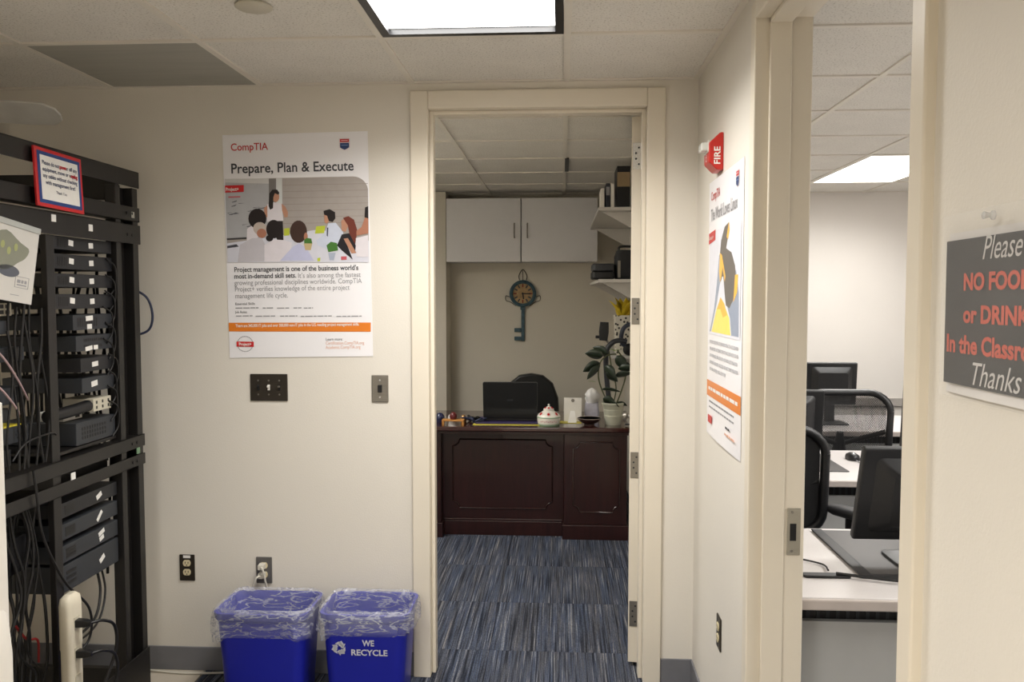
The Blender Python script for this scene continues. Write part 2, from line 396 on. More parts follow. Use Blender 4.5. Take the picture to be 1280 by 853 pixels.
# ------------------------------------------------------------------ office door and frame
d1 = struct(bpy.data.objects.new('door_1', None), 'cream metal door frame of the office with its door swung open inwards'); COL.objects.link(d1)
fy0, fy1 = YB - .018, YB + .138
def uframe(b, x0, x1, zt, f, y0, y1):      # legs and head of a frame
    b.box(x0 - f, x0, y0, y1, 0, zt + f); b.box(x1, x1 + f, y0, y1, 0, zt + f); b.box(x0, x1, y0, y1, zt, zt + f)
b = MB(); uframe(b, OX0, OX1, OZ, .074, fy0, fy1)
b.build('door_frame', FRAME, d1, bevel=.004)
b = MB(); uframe(b, OX0 + .016, OX1 - .016, OZ - .016, .016, YB + .03, YB + .085)
b.build('door_stop', FRAME, d1, bevel=.003)
lw = .885; ang = math.radians(6.5)
leaf_m = Matrix.Translation((.346, YB + .14, 0)) @ Matrix.Rotation(-ang, 4, 'Z')
lf_ = MB().box(-.049, -.004, 0, lw, .02, OZ - .01).build('door_leaf', FRAME, d1, bevel=.002); lf_.matrix_local = leaf_m
for z in (2.238, 1.574, .902, .24):
    b = MB().box(-.044, .002, -.003, .0, z - .057, z + .057)
    h = b.build('hinge', CHROME if z > 2 else STEEL, d1, bevel=.001); h.matrix_local = leaf_m
    k = MB().cyl((.006, -.006, z - .057), (.006, -.006, z + .057), .007, 12).build('hinge_pin', STEEL, h, smooth=40)
    for q in (-.035, -.012, .012, .035):
        MB().cyl((-.03 + .012 * (abs(q) > .02), -.0042, z + q), (-.03 + .012 * (abs(q) > .02), -.002, z + q), .0042, 10).build('screw', DKG, h, smooth=40)
kn = MB().lathe([(.001, 0), (.026, 0), (.026, .006), (.012, .012), (.012, .035), (.027, .045), (.027, .06), (.001, .066)], n=20).build('door_knob', STEEL, d1, smooth=40)
kn.matrix_local = leaf_m @ Matrix.Translation((-.049, lw - .07, 1.0)) @ Matrix.Rotation(-PI / 2, 4, 'Y')

# ------------------------------------------------------------------ classroom door frame (door itself open out of sight)
d2 = struct(bpy.data.objects.new('door_2', None), 'cream metal frame of the classroom doorway with a strike plate'); COL.objects.link(d2)
fx0, fx1 = XR - .018, XR + .143
b = MB()
b.box(fx0, fx1, DY0 - .052, DY0, 0, OZ + .052).box(fx0, fx1, DY1, DY1 + .052, 0, OZ + .052).box(fx0, fx1, DY0, DY1, OZ, OZ + .052)
b.build('door_frame', FRAME, d2, bevel=.004)
b = MB(); b.box(fx0 + .04, fx0 + .1, DY0, DY0 + .016, 0, OZ).box(fx0 + .04, fx0 + .1, DY1 - .016, DY1, 0, OZ).box(fx0 + .04, fx0 + .1, DY0, DY1, OZ - .016, OZ)
b.build('door_stop', FRAME, d2, bevel=.003)
sp = MB().box(fx0 + .112, fx0 + .15, DY1 - .003, DY1, .893, 1.03).build('strike_plate', mat('nickel', (176, 170, 155), .35, .5), d2, bevel=.001)
MB().box(fx0 + .12, fx0 + .138, DY1 - .0036, DY1 - .001, .935, .985).build('latch_hole', BLKP, sp)
for z in (.905, 1.018): MB().cyl((fx0 + .126, DY1 - .0045, z), (fx0 + .126, DY1, z), .004, 10).build('screw', STEEL, sp)

# ------------------------------------------------------------------ posters (flat print on real sheets)
def pm(nm, rgb): return mat('print_' + nm, rgb, .4, var=.03, scale=30)
def shield(parent, x, y, s, z):
    b = MB()
    def P(pts, k): b.k = k; b.poly([(x + u * s, y + v * s, z + .0003 * k) for u, v in pts])
    P([(-.5, .5), (.5, .5), (.5, -.35), (.3, -.5), (0, -.62), (-.3, -.5), (-.5, -.35)][::-1], 0)
    P([(-.42, .44), (.42, .44), (.42, .14), (-.42, .14)][::-1], 1)
    P([(-.42, .08), (.42, .08), (.42, -.32), (.25, -.44), (0, -.54), (-.25, -.44), (-.42, -.32)][::-1], 2)
    P([(-.3, -.1), (.3, -.1), (.3, -.16), (-.3, -.16)][::-1], 3); P([(-.3, .33), (.3, .33), (.3, .26), (-.3, .26)][::-1], 4)
    b.build('shield_emblem', [pm('pale', (230, 220, 225)), RED, pm('navy', (38, 62, 112)), pm('sky', (120, 150, 190)), pm('pink', (238, 190, 190))], parent)
def sheet(parent, w_, h_, curl, m=PAPER, n=14, name='sheet'):
    """paper sheet with slight curl at the bottom edge"""
    def zz(u, v):
        t = max(0, 1 - v / (.16 * h_)); return .0015 + curl * t * t * math.sin(PI * min(1, max(0, u / w_))) ** .8
    b = MB(); vs = [(w_ * i / n, h_ * j / n, zz(w_ * i / n, h_ * j / n)) for j in range(n + 1) for i in range(n + 1)]
    b.add(vs, [(j * (n + 1) + i, j * (n + 1) + i + 1, (j + 1) * (n + 1) + i + 1, (j + 1) * (n + 1) + i) for j in range(n) for i in range(n)])
    return b.build(name, m, parent, solid=.0006)

def bars(parent, x, y, width, h, m, seed, z):
    r_ = random.Random(seed); b = MB(); u_ = 0
    while u_ < width - .004:
        l_ = min(r_.uniform(2.5, 8) * h, width - u_); b.poly([(x + u_, y, z), (x + u_ + l_, y, z), (x + u_ + l_, y + h, z), (x + u_, y + h, z)]); u_ += l_ + h * .8
    return b.build('small_print', m, parent)
po = thing('wall_poster', 'white glossy poster with a team meeting photograph and headline left of the office doorway', 'poster')
po.matrix_world = wall_frame((-1.420, YB - .0005, 1.374), 'back', math.radians(.9))
PW, PH = .622, .945
sheet(po, PW, PH, .0008)
K = PH / 279.0                       # poster print measured in 279 units of height, 182 of width
Z = .0028
def pl(px, py):                      # print units (px right from 281, py down from 170, deskewed) -> local
    u = (px - 281 - .027 * (py - 170)); v = (py - 170 + .026 * (px - 281) - .2)
    return u / 181.5 * PW, PH - v / 279 * PH
art = MB(); am = []; lay = [0]
def A(nm, rgb, pts, zoom=True):
    m = pm(nm, rgb)
    if m not in am: am.append(m)
    art.k = am.index(m); lay[0] += 1
    q = []
    for x, y in pts:
        if zoom: x, y = 280 + x / 6.564, 215 + y / 6.564
        u, v = pl(x, y); q.append((max(.006, min(PW - .004, u)), max(.38, v), Z + lay[0] * 4e-5))
    area = sum(q[i][0] * q[(i + 1) % len(q)][1] - q[(i + 1) % len(q)][0] * q[i][1] for i in range(len(q)))
    art.poly(q if area > 0 else q[::-1])
def E(nm, rgb, cx, cy, rx, ry, n=18): A(nm, rgb, [(cx + rx * math.cos(2 * PI * i / n), cy + ry * math.sin(2 * PI * i / n)) for i in range(n)])
crn = [(1080 + 125 * math.sin(a), 165 - 125 * math.cos(a)) for a in [PI / 2 * i / 8 for i in range(9)]]
A('greywall', (168, 160, 154), [(8, 65), (1080, 40)] + crn + [(1212, 735), (20, 745)])
A('board', (176, 176, 178), [(8, 95), (390, 100), (390, 540), (15, 550)])
A('boardtop', (205, 203, 200), [(8, 62), (390, 58), (390, 100), (8, 92)])
A('pillar', (120, 116, 114), [(390, 60), (450, 58), (450, 300), (390, 300)])
A('whitecol', (214, 216, 214), [(450, 57), (500, 56), (500, 300), (450, 300)])
for k in range(7): A('plank', (150, 142, 136), [(505, 110 + 52 * k), (1205, 95 + 52 * k), (1205, 99 + 52 * k), (505, 114 + 52 * k)])
for k in range(16):
    rx, ry = random.uniform(40, 340), random.uniform(220, 480)
    A('ink', (92, 92, 98), [(rx, ry), (rx + random.uniform(30, 70), ry - random.uniform(0, 18)), (rx + random.uniform(30, 70), ry - random.uniform(-4, 8)), (rx + 4, ry + 5)])
A('inkred', (196, 90, 100), [(55, 205), (155, 202), (155, 212), (55, 216)])
A('rail', (60, 58, 60), [(20, 548), (205, 538), (205, 552), (20, 562)])
A('tabletop', (214, 214, 224), [(15, 590), (500, 520), (800, 470), (1210, 560), (1212, 735), (20, 745)])
A('papers', (70, 70, 78), [(30, 610), (120, 595), (140, 615), (30, 630)])
# standing presenter
A('darktrouser', (34, 28, 32), [(400, 400), (505, 405), (510, 560), (460, 560), (400, 440)])
A('blouse', (222, 216, 220), [(375, 270), (430, 250), (495, 262), (510, 400), (375, 410)])
A('skin', (188, 138, 112), [(495, 262), (525, 285), (548, 330), (545, 370), (520, 375), (500, 320)])
A('skin', (188, 138, 112), [(350, 300), (378, 275), (378, 370), (355, 385)])
E('skin', (188, 138, 112), 447, 205, 30, 45)
A('blackhair', (30, 24, 26), [(395, 180), (420, 148), (460, 148), (478, 175), (470, 190), (440, 178), (428, 210), (425, 300), (400, 312), (388, 280)])
# seated group from behind
A('blouse', (222, 216, 220), [(210, 470), (250, 440), (300, 460), (300, 640), (205, 560)])
E('blackhair', (30, 24, 26), 295, 385, 75, 82)
A('greyshirt', (198, 194, 200), [(150, 600), (250, 545), (330, 540), (360, 600), (350, 735), (130, 742)])
E('whitehair', (190, 176, 166), 315, 465, 55, 52); E('skinold', (176, 120, 96), 330, 505, 40, 38)
A('shirtwhite', (226, 220, 226), [(352, 600), (430, 555), (520, 560), (580, 580), (560, 735), (352, 738)])
E('blackhair', (30, 24, 26), 430, 470, 62, 76); E('blackhair', (30, 24, 26), 395, 545, 30, 26)
A('blueshirt', (196, 198, 226), [(480, 730), (590, 610), (640, 585), (700, 620), (760, 725)])
A('lime', (190, 200, 60), [(515, 465), (560, 460), (560, 520), (515, 525)]); A('lime', (190, 200, 60), [(780, 445), (855, 440), (845, 500), (770, 505)])
E('brownhair', (64, 44, 38), 635, 490, 70, 92); E('skinold', (176, 120, 96), 695, 530, 16, 34)
A('plant', (70, 120, 50), [(680, 560), (700, 540), (740, 545), (748, 585), (682, 590)]); A('potclay', (196, 176, 130), [(678, 585), (748, 585), (735, 640), (690, 640)])
# people on the right
A('shirtblue2', (204, 210, 226), [(780, 560), (850, 500), (880, 420), (940, 415), (1000, 490), (1010, 600), (900, 640), (790, 600)])
A('blackhair', (30, 24, 26), [(840, 320), (890, 305), (935, 330), (938, 380), (915, 410), (880, 400), (870, 360), (845, 350)])
A('skin', (188, 138, 112), [(845, 350), (870, 360), (885, 405), (865, 425), (848, 410)])
A('tie', (66, 70, 92), [(868, 455), (880, 455), (876, 530), (866, 520)])
A('auburn', (110, 52, 40), [(1000, 375), (1045, 362), (1090, 390), (1118, 480), (1100, 590), (1060, 540), (1040, 440)])
A('skin', (188, 138, 112), [(985, 400), (1005, 385), (1042, 440), (1020, 490), (990, 480)])
A('blackdress', (30, 28, 34), [(990, 510), (1050, 500), (1105, 600), (1100, 640), (1040, 610), (1080, 715), (990, 640), (950, 600)])
A('skin', (188, 138, 112), [(1005, 545), (1040, 540), (1110, 660), (1070, 665)])
A('skinold', (176, 120, 96), [(1150, 450), (1180, 370), (1207, 370), (1207, 500), (1110, 520), (1110, 480)])
A('blackhair', (30, 24, 26), [(1180, 290), (1207, 280), (1207, 380), (1175, 370)])
A('blouse', (222, 216, 220), [(1105, 540), (1205, 515), (1208, 690), (1110, 690)])
A('plant', (70, 120, 50), [(865, 600), (900, 570), (950, 580), (960, 640), (880, 655)]); A('potgrey', (170, 178, 196), [(880, 660), (940, 660), (925, 722), (890, 722)])
A('lime', (190, 200, 60), [(790, 705), (815, 700), (812, 730), (790, 730)]); A('inkred', (196, 90, 100), [(985, 690), (1030, 688), (1030, 716), (985, 718)])
A('redtab', (200, 34, 38), [(8, 118), (185, 112), (185, 168), (8, 175)])
art.build('photo_print', am, po)
u, v = pl(291.5, 189.5); text(po, 'CompTIA', .043, u, v, Z, RED, bold=.0004, fit=.16)
text(po, 'Project+', .02, *pl(285.5, 239.5), Z + .0035, LBL, bold=.0004, fit=.055)
shield(po, *pl(434, 181), .046, Z)
u, v = pl(291.5, 217.5); text(po, 'Prepare, Plan & Execute', .058, u, v, Z, DARKT, bold=.0009, fit=.525)
lines = [('Project management is one of the business world\u2019s', DARKT, 295, 340.5, .535, .0005), ('most in-demand skill sets.', DARKT, 295, 348.8, .268, .0005),
         ('It\u2019s also among the fastest', GREYT, 375.5, 347.2, .268, 0), ('growing professional disciplines worldwide. CompTIA', GREYT, 295.3, 357, .55, 0),
         ('Project+ verifies knowledge of the entire project', GREYT, 295.6, 365, .495, 0), ('management life cycle.', GREYT, 296, 373.5, .228, 0)]
for s_, m_, px, py, ft, bd in lines:
    text(po, s_, .03, *pl(px, py), Z, m_, bold=bd, fit=ft)
text(po, 'Essential Skills', .014, *pl(296, 382), Z, DARKT, fit=.085); text(po, 'Job Roles', .014, *pl(296, 392.3), Z, DARKT, fit=.052)
for k, (px, py, ft) in enumerate(((296.5, 386.5, .1), (331, 386, .045), (349, 386, .053), (370, 385.5, .034), (383, 385.5, .04), (297, 396.5, .072), (322, 396.5, .085), (353, 396, .075), (379, 396, .14), (424, 395.5, .115))):
    bars(po, *pl(px, py), ft, .0042, GREYT, k, Z)
b = MB(); q = [pl(286.5, 404.5), pl(467, 402), pl(467, 413.5), pl(286.5, 415.5)]
b.poly([(max(.001, min(PW - .001, x)), y, Z) for x, y in q][::-1]).build('orange_band', ORG, po)
text(po, 'There are 345,000 IT jobs and over 300,000 non-IT jobs in the U.S. needing project management skills.', .018, *pl(296.5, 410), Z + .0006, LBL, bold=.0003, fit=.535)
b = MB(); q = [pl(297.5, 428), pl(319.5, 428), pl(319.5, 434.5), pl(297.5, 434.5)]
b.poly([(x, y, Z + .0006) for x, y in q][::-1]); c0 = pl(308.5, 431); RR = .036
b.k = 1
for i in range(28):
    a0, a1 = 2 * PI * i / 28, 2 * PI * (i + .75) / 28
    b.poly([(c0[0] + r * math.cos(a), c0[1] + r * .95 * math.sin(a), Z + .0002) for r, a in ((RR, a0), (RR, a1), (RR * .9, a1), (RR * .9, a0))][::-1])
b.build('round_stamp', [RED, GREYT], po)
text(po, 'Project+', .018, *pl(300.5, 433.2), Z + .001, LBL, bold=.0004, fit=.054)
text(po, 'Learn more:', .017, *pl(410.5, 425.5), Z, DARKT, fit=.072); ORT = mat('print_salmon', (222, 168, 140), .5)
text(po, 'Certification.CompTIA.org', .019, *pl(410.5, 430.5), Z, ORT, fit=.165); text(po, 'Academic.CompTIA.org', .019, *pl(410.5, 435.8), Z, ORT, fit=.15)

# side poster
pb = thing('wall_poster', 'white poster with a bowing penguin photograph on the right wall', 'poster')
pb.matrix_world = wall_frame((XR - .0005, 3.205, 1.123), 'right', math.radians(.3))
QW, QH = .602, .938
sheet(pb, QW, QH, .005)
art = MB(); am = []; lay = [0]
def A2(nm, rgb, pts):
    m = pm(nm, rgb)
    if m not in am: am.append(m)
    art.k = am.index(m); lay[0] += 1
    q = [(x * QW, y * QH, Z + lay[0] * 6e-5) for x, y in pts]
    area = sum(q[i][0] * q[(i + 1) % len(q)][1] - q[(i + 1) % len(q)][0] * q[i][1] for i in range(len(q)))
    art.poly(q if area > 0 else q[::-1])
A2('icewhite', (226, 226, 234), [(.05, .40), (.96, .40), (.96, .80), (.05, .80)])
A2('slateblue', (150, 160, 178), [(.08, .41), (.12, .41), (.3, .52), (.45, .64), (.43, .72), (.36, .70), (.30, .60), (.22, .5)])
A2('slateblue', (150, 160, 178), [(.74, .41), (.93, .41), (.92, .56), (.84, .64), (.7, .56), (.6, .52), (.7, .47)])
A2('lemon', (250, 224, 110), [(.14, .41), (.72, .41), (.68, .47), (.52, .52), (.42, .54), (.3, .5)])
A2('amber', (246, 186, 74), [(.32, .5), (.42, .545), (.54, .52), (.62, .48), (.5, .47), (.42, .50)])
A2('penguin', (104, 98, 92), [(.38, .70), (.42, .755), (.52, .80), (.64, .81), (.62, .76), (.57, .72), (.72, .70), (.82, .65), (.84, .6), (.78, .535), (.68, .505), (.58, .515), (.54, .56), (.5, .62), (.46, .62), (.42, .6), (.38, .64)])
A2('amber', (246, 186, 74), [(.39, .71), (.45, .70), (.56, .62), (.54, .60), (.47, .655), (.44, .62), (.40, .60), (.37, .64)])
A2('amber', (246, 186, 74), [(.58, .76), (.64, .812), (.66, .78), (.62, .75)])
A2('amber', (246, 186, 74), [(.82, .62), (.9, .62), (.88, .56), (.78, .525), (.8, .56)])
A2('redtab', (200, 34, 38), [(.02, .755), (.24, .765), (.24, .805), (.02, .798)])
art.build('photo_print', am, pb)
text(pb, 'CompTIA', .045, .045, QH * .925, Z, RED, bold=.0004, fit=.17)
shield(pb, QW * .85, QH * .945, .05, Z)
text(pb, 'The World Loves Linux', .062, .045, QH * .845, Z, GREYT, bold=.0006, fit=.47)
text(pb, 'Linux+', .022, .022, QH * .772, Z + .002, LBL, fit=.085)
for k in range(5): bars(pb, .05, QH * (.365 - .027 * k), .5 if k < 4 else .3, .011, mat('pale_text', (190, 189, 192), .5), 20 + k, Z)
MB().poly([(.001, QH * .152, Z), (QW - .001, QH * .152, Z), (QW - .001, QH * .215, Z), (.001, QH * .215, Z)]).build('orange_band', ORG, pb)
bars(pb, .04, QH * .178, .52, .012, LBL, 31, Z + .0005)
for k in range(2): bars(pb, .05, QH * (.13 - .022 * k), .45, .006, GREYT, 40 + k, Z)
MB().box(.05, .125, QH * .05, QH * .08, Z + .003, Z + .004).build('round_stamp', RED, pb)
bars(pb, .38, QH * .075, .075, .007, DARKT, 50, Z + .004); bars(pb, .38, QH * .052, .165, .007, ORT, 51, Z + .006)

# ------------------------------------------------------------------ laminated sign on the near right wall
sg = thing('laminated_sign', 'black and orange no food or drink sign in a clear sleeve beside the classroom doorway', 'sign')
sg.matrix_world = wall_frame((XR - .001, 1.234, 1.503), 'right', math.radians(.3))
CHALK = mat('chalkboard_print', (46, 45, 45), .4, var=.18, scale=25)
SLV = mat('sleeve_white', (226, 222, 218), .3, var=.02)
sheet(sg, .282, .225, .003, m=SLV, name='paper')
MB().poly([(.002, .014, .0065), (.28, .014, .0065), (.28, .214, .0065), (.002, .214, .0065)]).build('black_print', CHALK, sg)
b = MB().box(-.004, .286, -.004, .25, .0098, .0102); b.build('clear_sleeve', mat('sleeve_film', (240, 240, 240), .15, alpha=.06), sg)
SGO = mat('print_vermilion', (204, 84, 58), .4); SGW = mat('print_chalk', (205, 202, 198), .5)
zt = .0075
text(sg, 'Please', .044, .104, .184, zt, SGW, shear=.35, fit=.095)
text(sg, 'NO FOOD', .031, .056, .145, zt, SGO, bold=.0012, fit=.168)
text(sg, 'or DRINK', .032, .058, .101, zt, SGO, bold=.0012, fit=.165)
text(sg, 'In the Classroom', .034, .01, .059, zt, SGO, bold=.0011, fit=.262)
text(sg, 'Thanks', .044, .078, .018, zt, SGW, shear=.35, fit=.12)
p = MB().lathe([(.001, 0), (.006, .001), (.006, .003), (.003, .006), (.005, .014), (.001, .015)], (.14, .238, .01), 14).build('push_pin', mat('clear_pin', (225, 225, 225), .1, alpha=.6), sg, smooth=40)

# ------------------------------------------------------------------ wall plates
def plate(name, label, cat, x, z, w_, h_, m, face='back', pos=None):
    t = thing(name, label, cat); t.matrix_world = wall_frame((x, YB, z) if face == 'back' else pos, face)
    MB().box(-w_ / 2, w_ / 2, -h_ / 2, h_ / 2, 0, .006).build('cover_plate', m, t, bevel=.003)
    return t
t = plate('light_switch', 'dark bronze triple switch plate below the meeting poster', 'switch', -1.25, 1.248, .163, .116, BRNZ)
for i, m in ((-1, BLKP), (0, WHT), (1, STEEL)):
    MB().box(i * .046 - .005, i * .046 + .005, -.012, .012, .005, .009).build('slot_surround', m if i == 0 else BLKP, t, bevel=.001)
    MB().box(i * .046 - .004, i * .046 + .004, -.002 + .003, .009, .008, .02).build('toggle', m, t, bevel=.001)
    for s in (-1, 1): MB().cyl((i * .046, s * .03, .005), (i * .046, s * .03, .0075), .0038, 10).build('screw', STEEL, t)
t = plate('wall_port', 'narrow brushed steel plate with one black port beside the office doorway', 'wall plate', -.769, 1.246, .072, .116, STEEL)
MB().box(-.009, .009, -.016, .016, .005, .012).build('port', BLKP, t, bevel=.002)
for s in (-1, 1): MB().cyl((0, s * .036, .005), (0, s * .036, .008), .004, 10).build('screw', CHROME, t)
ALM = mat('almond_receptacle', (222, 208, 170), .4)
def receptacle(t, y):
    b = MB().prism([(.017 * math.cos(2 * PI * i / 20), y + max(-.0135, min(.0135, .017 * math.sin(2 * PI * i / 20))), .005) for i in range(20)], (0, 0, .004))
    r = b.build('receptacle', ALM, t, smooth=40)
    MB().box(-.008, -.005, y - .002, y + .007, .0085, .0095).box(.005, .008, y - .002, y + .006, .0085, .0095).box(-.0025, .0025, y - .0105, y - .006, .0085, .0095).build('slots', BLKP, r)
t = plate('power_outlet', 'dark outlet plate with two almond sockets left of the bins', 'outlet', -1.626, .456, .068, .116, BRNZ)
receptacle(t, .021); receptacle(t, -.019); MB().box(-.016, .016, .043, .055, .0055, .0068).build('sticker', LBL, t)
t = plate('power_outlet', 'steel outlet plate with white plugs above the left bin', 'outlet', -1.284, .452, .07, .116, mat('grey_steel_plate', (112, 110, 108), .4, .5))
receptacle(t, .021); receptacle(t, -.019)
t = plate('power_outlet', 'dark outlet plate low on the right wall under the penguin poster', 'outlet', 0, 0, .07, .116, BRNZ, 'right', (XR, 2.905, .463))
receptacle(t, .021); receptacle(t, -.019)
CORDW = mat('white_cord', (208, 203, 190), .5)
for k, (y, lb) in enumerate(((.473, 'upper white plug and cord in the outlet above the left bin'), (.435, 'lower white plug and cord in the outlet above the left bin'))):
    t = thing('extension_lead', lb, 'lead', (-1.288, YB, y))
    MB().loft([[(x_, -.0085, z_) for x_, z_ in rrect(.014, .013, .004)], [(x_, -.04, z_) for x_, z_ in rrect(.012, .011, .004)]]).build('plug', CORDW, t, bevel=.002)
    s = -1 if k else 1
    MB().tube([(0, -.035, 0), (s * .014, -.05, -.004), (s * .022 - .012 * k, -.045, -.05), (s * .024 - .03 * k, -.03, -.12), (s * .02 - .03 * k, -.022, -.43 if k == 0 else -.40)], .0045, 8, 6).build('cord', CORDW, t, smooth=60)
tag(MB().tube([(-3.1, 3.46, .006), (-2.3, 3.455, .006), (-1.85, 3.47, .006), (-1.62, 3.45, .006), (-1.40, 3.47, .008), (-1.30, 3.48, .02)], .005, 8, 8).build('floor_cord', CORDW, smooth=60), 'pale cord lying along the baseboard behind the left bin', 'cord')

# fire alarm on the right wall
t = thing('fire_alarm', 'red fire alarm horn with clear strobe above the penguin poster', 'fire alarm', (XR, 3.0, 2.138))
RP = mat('alarm_red', (188, 34, 26), .35)
MB().prism([(0, -.05, -.063), (0, -.05, .066), (-.012, -.05, .066), (-.05, -.05, .03), (-.05, -.05, -.035), (-.022, -.05, -.063)], (0, .1, 0)).build('housing', RP, t, bevel=.004)
MB().box(-.074, -.048, -.035, .03, .005, .034).build('strobe_lens', mat('strobe_clear', (222, 222, 215), .15, alpha=.75), t, bevel=.005)
MB().box(-.052, -.049, -.045, .04, .0, .039).build('strobe_base', WHT, t)
for s_, mtx in (('FIRE', wall_frame((0, 0, 0), 'right')),):
    o = text(t, s_, .024, 0, 0, 0, LBL, bold=.0005, fit=.05); o.matrix_local = Matrix.Translation((-.0508, -.005, -.03)) @ wall_frame((0, 0, 0), 'right') @ Matrix.Rotation(PI / 2, 4, 'Z')
    o = text(t, s_, .03, 0, 0, 0, LBL, bold=.0006, fit=.06); o.matrix_local = Matrix.Translation((-.012, -.0506, -.045)) @ Matrix.Rotation(PI / 2, 4, 'X') @ Matrix.Rotation(PI / 2, 4, 'Z')

# ------------------------------------------------------------------ recycling bins
BLUE = mat('recycling_blue', (30, 36, 158), .38, var=.04, scale=6)
def bin_(label, cx, cy, w_, d_):
    t = thing('recycling_bin', label, 'bin', (cx, cy, 0), group='blue recycling bins')
    hh = .385; th = .004
    def rg(z, ins=0):
        k = .86 + .14 * z / hh; return ring(w_ / 2 * k - ins, d_ / 2 * k - ins, .045 * k, z, 6)
    rings = [rg(0), rg(.15), rg(.345), rg(.35, -.004), rg(.36, -.008), rg(hh, -.009), rg(hh, th - .004), rg(.35, th), rg(.012, th)]
    MB().loft(rings).build('body', BLUE, t, smooth=35)
    return t
def liner(label, cx, cy, w_, d_, drop, seed):
    rnd = random.Random(seed); hh = .392
    n = 14; base = rrect(1, 1, .3, n)
    N = len(base); ph = [rnd.uniform(0, 6.28) for _ in range(8)]
    def rg(z, ox, wr, zw=0):
        out = []
        for i, (x, y) in enumerate(rrect(w_ / 2 + ox, d_ / 2 + ox, .05 + max(0, ox), n)):
            a = 2 * PI * i / N
            k = wr * (math.sin(9 * a + ph[0] + z * 20) + .7 * math.sin(17 * a + ph[1] - z * 30) + .5 * math.sin(31 * a + ph[2]) + rnd.uniform(-.5, .5))
            zz = z + zw * (math.sin(2 * a + ph[3]) + .6 * math.sin(5 * a + ph[4]) + .25 * math.sin(11 * a + ph[5]))
            l = math.hypot(x, y); out.append((x + x / l * k, y + y / l * k, zz))
        return out
    rings = [rg(.06, -.05, .004), rg(.18, -.035, .004), rg(.3, -.022, .003), rg(hh - .012, -.012, .002), rg(hh + .004, -.004, .0012), rg(hh + .008, .006, .0015, .002), rg(hh - .004, .016, .002, .002),
             rg(hh - .03, .02, .003, .003), rg(hh - drop * .55, .021, .0045, .005), rg(hh - drop * .8, .022, .006, .008), rg(hh - drop, .018, .006, .012), rg(hh - drop - .004, .012, .005, .012)]
    o = MB().loft(rings, cap0=True, cap1=False).build('bin_liner', FILM, None, smooth=70); o.location = (cx, cy, 0)
    tag(o, label, 'bin liner', 'clear bin liners')
B1 = (-1.19, 3.30, .365, .255); B2 = (-.777, 3.315, .345, .25)
bin_('blue recycling bin without lettering under the plugged outlet', *B1)
t = bin_('blue recycling bin with white recycle lettering beside the office doorway', *B2)
liner('clear wrinkled bag hanging low over the unlettered blue bin', *B1, .115, 3)
liner('clear tight bag folded over the lettered blue bin', *B2, .088, 11)
WP = mat('white_print', (214, 214, 222), .5)
fs_ = bpy.data.objects.new('print_plane', None)
bpy.data.objects.remove(fs_)
def front_y(z): return -(B2[3] / 2 * (.86 + .14 * z / .385)) - .0016
tilt = math.atan2(.14 * B2[3] / 2, .385)
def on_front(o, x, z): o.matrix_local = Matrix.Translation((x, front_y(z), z)) @ Matrix.Rotation(PI / 2 + tilt, 4, 'X')
o = text(t, 'WE', .034, 0, 0, 0, WP, bold=.0009, fit=.048); on_front(o, -.005, .257)
o = text(t, 'RECYCLE', .034, 0, 0, 0, WP, bold=.0009, fit=.145); on_front(o, -.052, .218)
b = MB()
for k in range(3):
    R = Matrix.Rotation(2 * PI * k / 3, 3, 'Z')
    b.poly([tuple(R @ Vector(p)) for p in ((-.026, -.006, 0), (-.016, .012, 0), (-.004, .006, 0), (-.013, -.012, 0))][::-1])
    b.poly([tuple(R @ Vector(p)) for p in ((-.015, .014, 0), (-.003, .022, 0), (.004, .022, 0), (.010, .012, 0), (.0, .006, 0), (-.003, .013, 0))][::-1])
    b.poly([tuple(R @ Vector(p)) for p in ((.003, .012, 0), (.021, .016, 0), (.013, -.002, 0))][::-1])
o = b.build('recycle_symbol', WP, t); on_front(o, -.098, .246); o.scale = (1.2, 1.2, 1)

# ------------------------------------------------------------------ equipment rack
XK = -1.7
rk = thing('equipment_rack', 'tall black open frame equipment rack on the left', 'rack', (XK, 2.9, 0))
off = (XK, 2.9, 0)
def rp(name, *boxes, m=RACKB, bv=.002):
    b = MB(off)
    for x in boxes: b.box(*x)
    return b.build(name, m, rk, bevel=bv)
Y0, Y1 = 1.95, 3.30
rp('top_rail', (XK - .005, XK, Y0, Y1, 2.07, 2.135), (XK - .06, XK, Y0, Y1, 2.13, 2.135))
rp('upper_rail', (XK - .006, XK - .001, Y0, Y1, 1.935, 1.992), (XK - .05, XK - .001, Y0, Y1, 1.935, 1.94))
rp('upper_rail', (XK - .004, XK + .001, Y0, Y1, 1.846, 1.922), (XK - .05, XK + .001, Y0, Y1, 1.917, 1.922))
rp('middle_rail', (XK - .005, XK, Y0, Y1, 1.029, 1.078), (XK - .05, XK, Y0, Y1, 1.073, 1.078))
rp('middle_rail', (XK - .005, XK, Y0, Y1, .955, 1.0), (XK - .05, XK, Y0, Y1, .955, .96))
rp('base_rail', (XK - .005, XK, Y0, Y1, .02, .19), (XK - .05, XK + .05, Y0, Y1, .0, .02))
for y in (1.95, 3.13):
    rp('post', (XK - .05, XK - .007, y, y + .036, 0, 2.068), (XK - .05, XK - .045, y, y + .16, 0, 2.068), (XK - .05, XK - .006, y + .125, y + .165, 0, 2.068))
    rp('rear_post', (XK - .66, XK - .6, y, y + .16, 0, 2.13))
    rp('side_rail', (XK - .6, XK - .061, y + .1, y + .13, 2.02, 2.12)); rp('side_rail', (XK - .6, XK - .05, y + .1, y + .13, .02, .12))
rp('rear_rail', (XK - .66, XK - .6, Y0 + .165, 3.129, 2.05, 2.13))
rp('inner_post', (XK - .03, XK - .008, 2.69, 2.735, .021, 1.845))
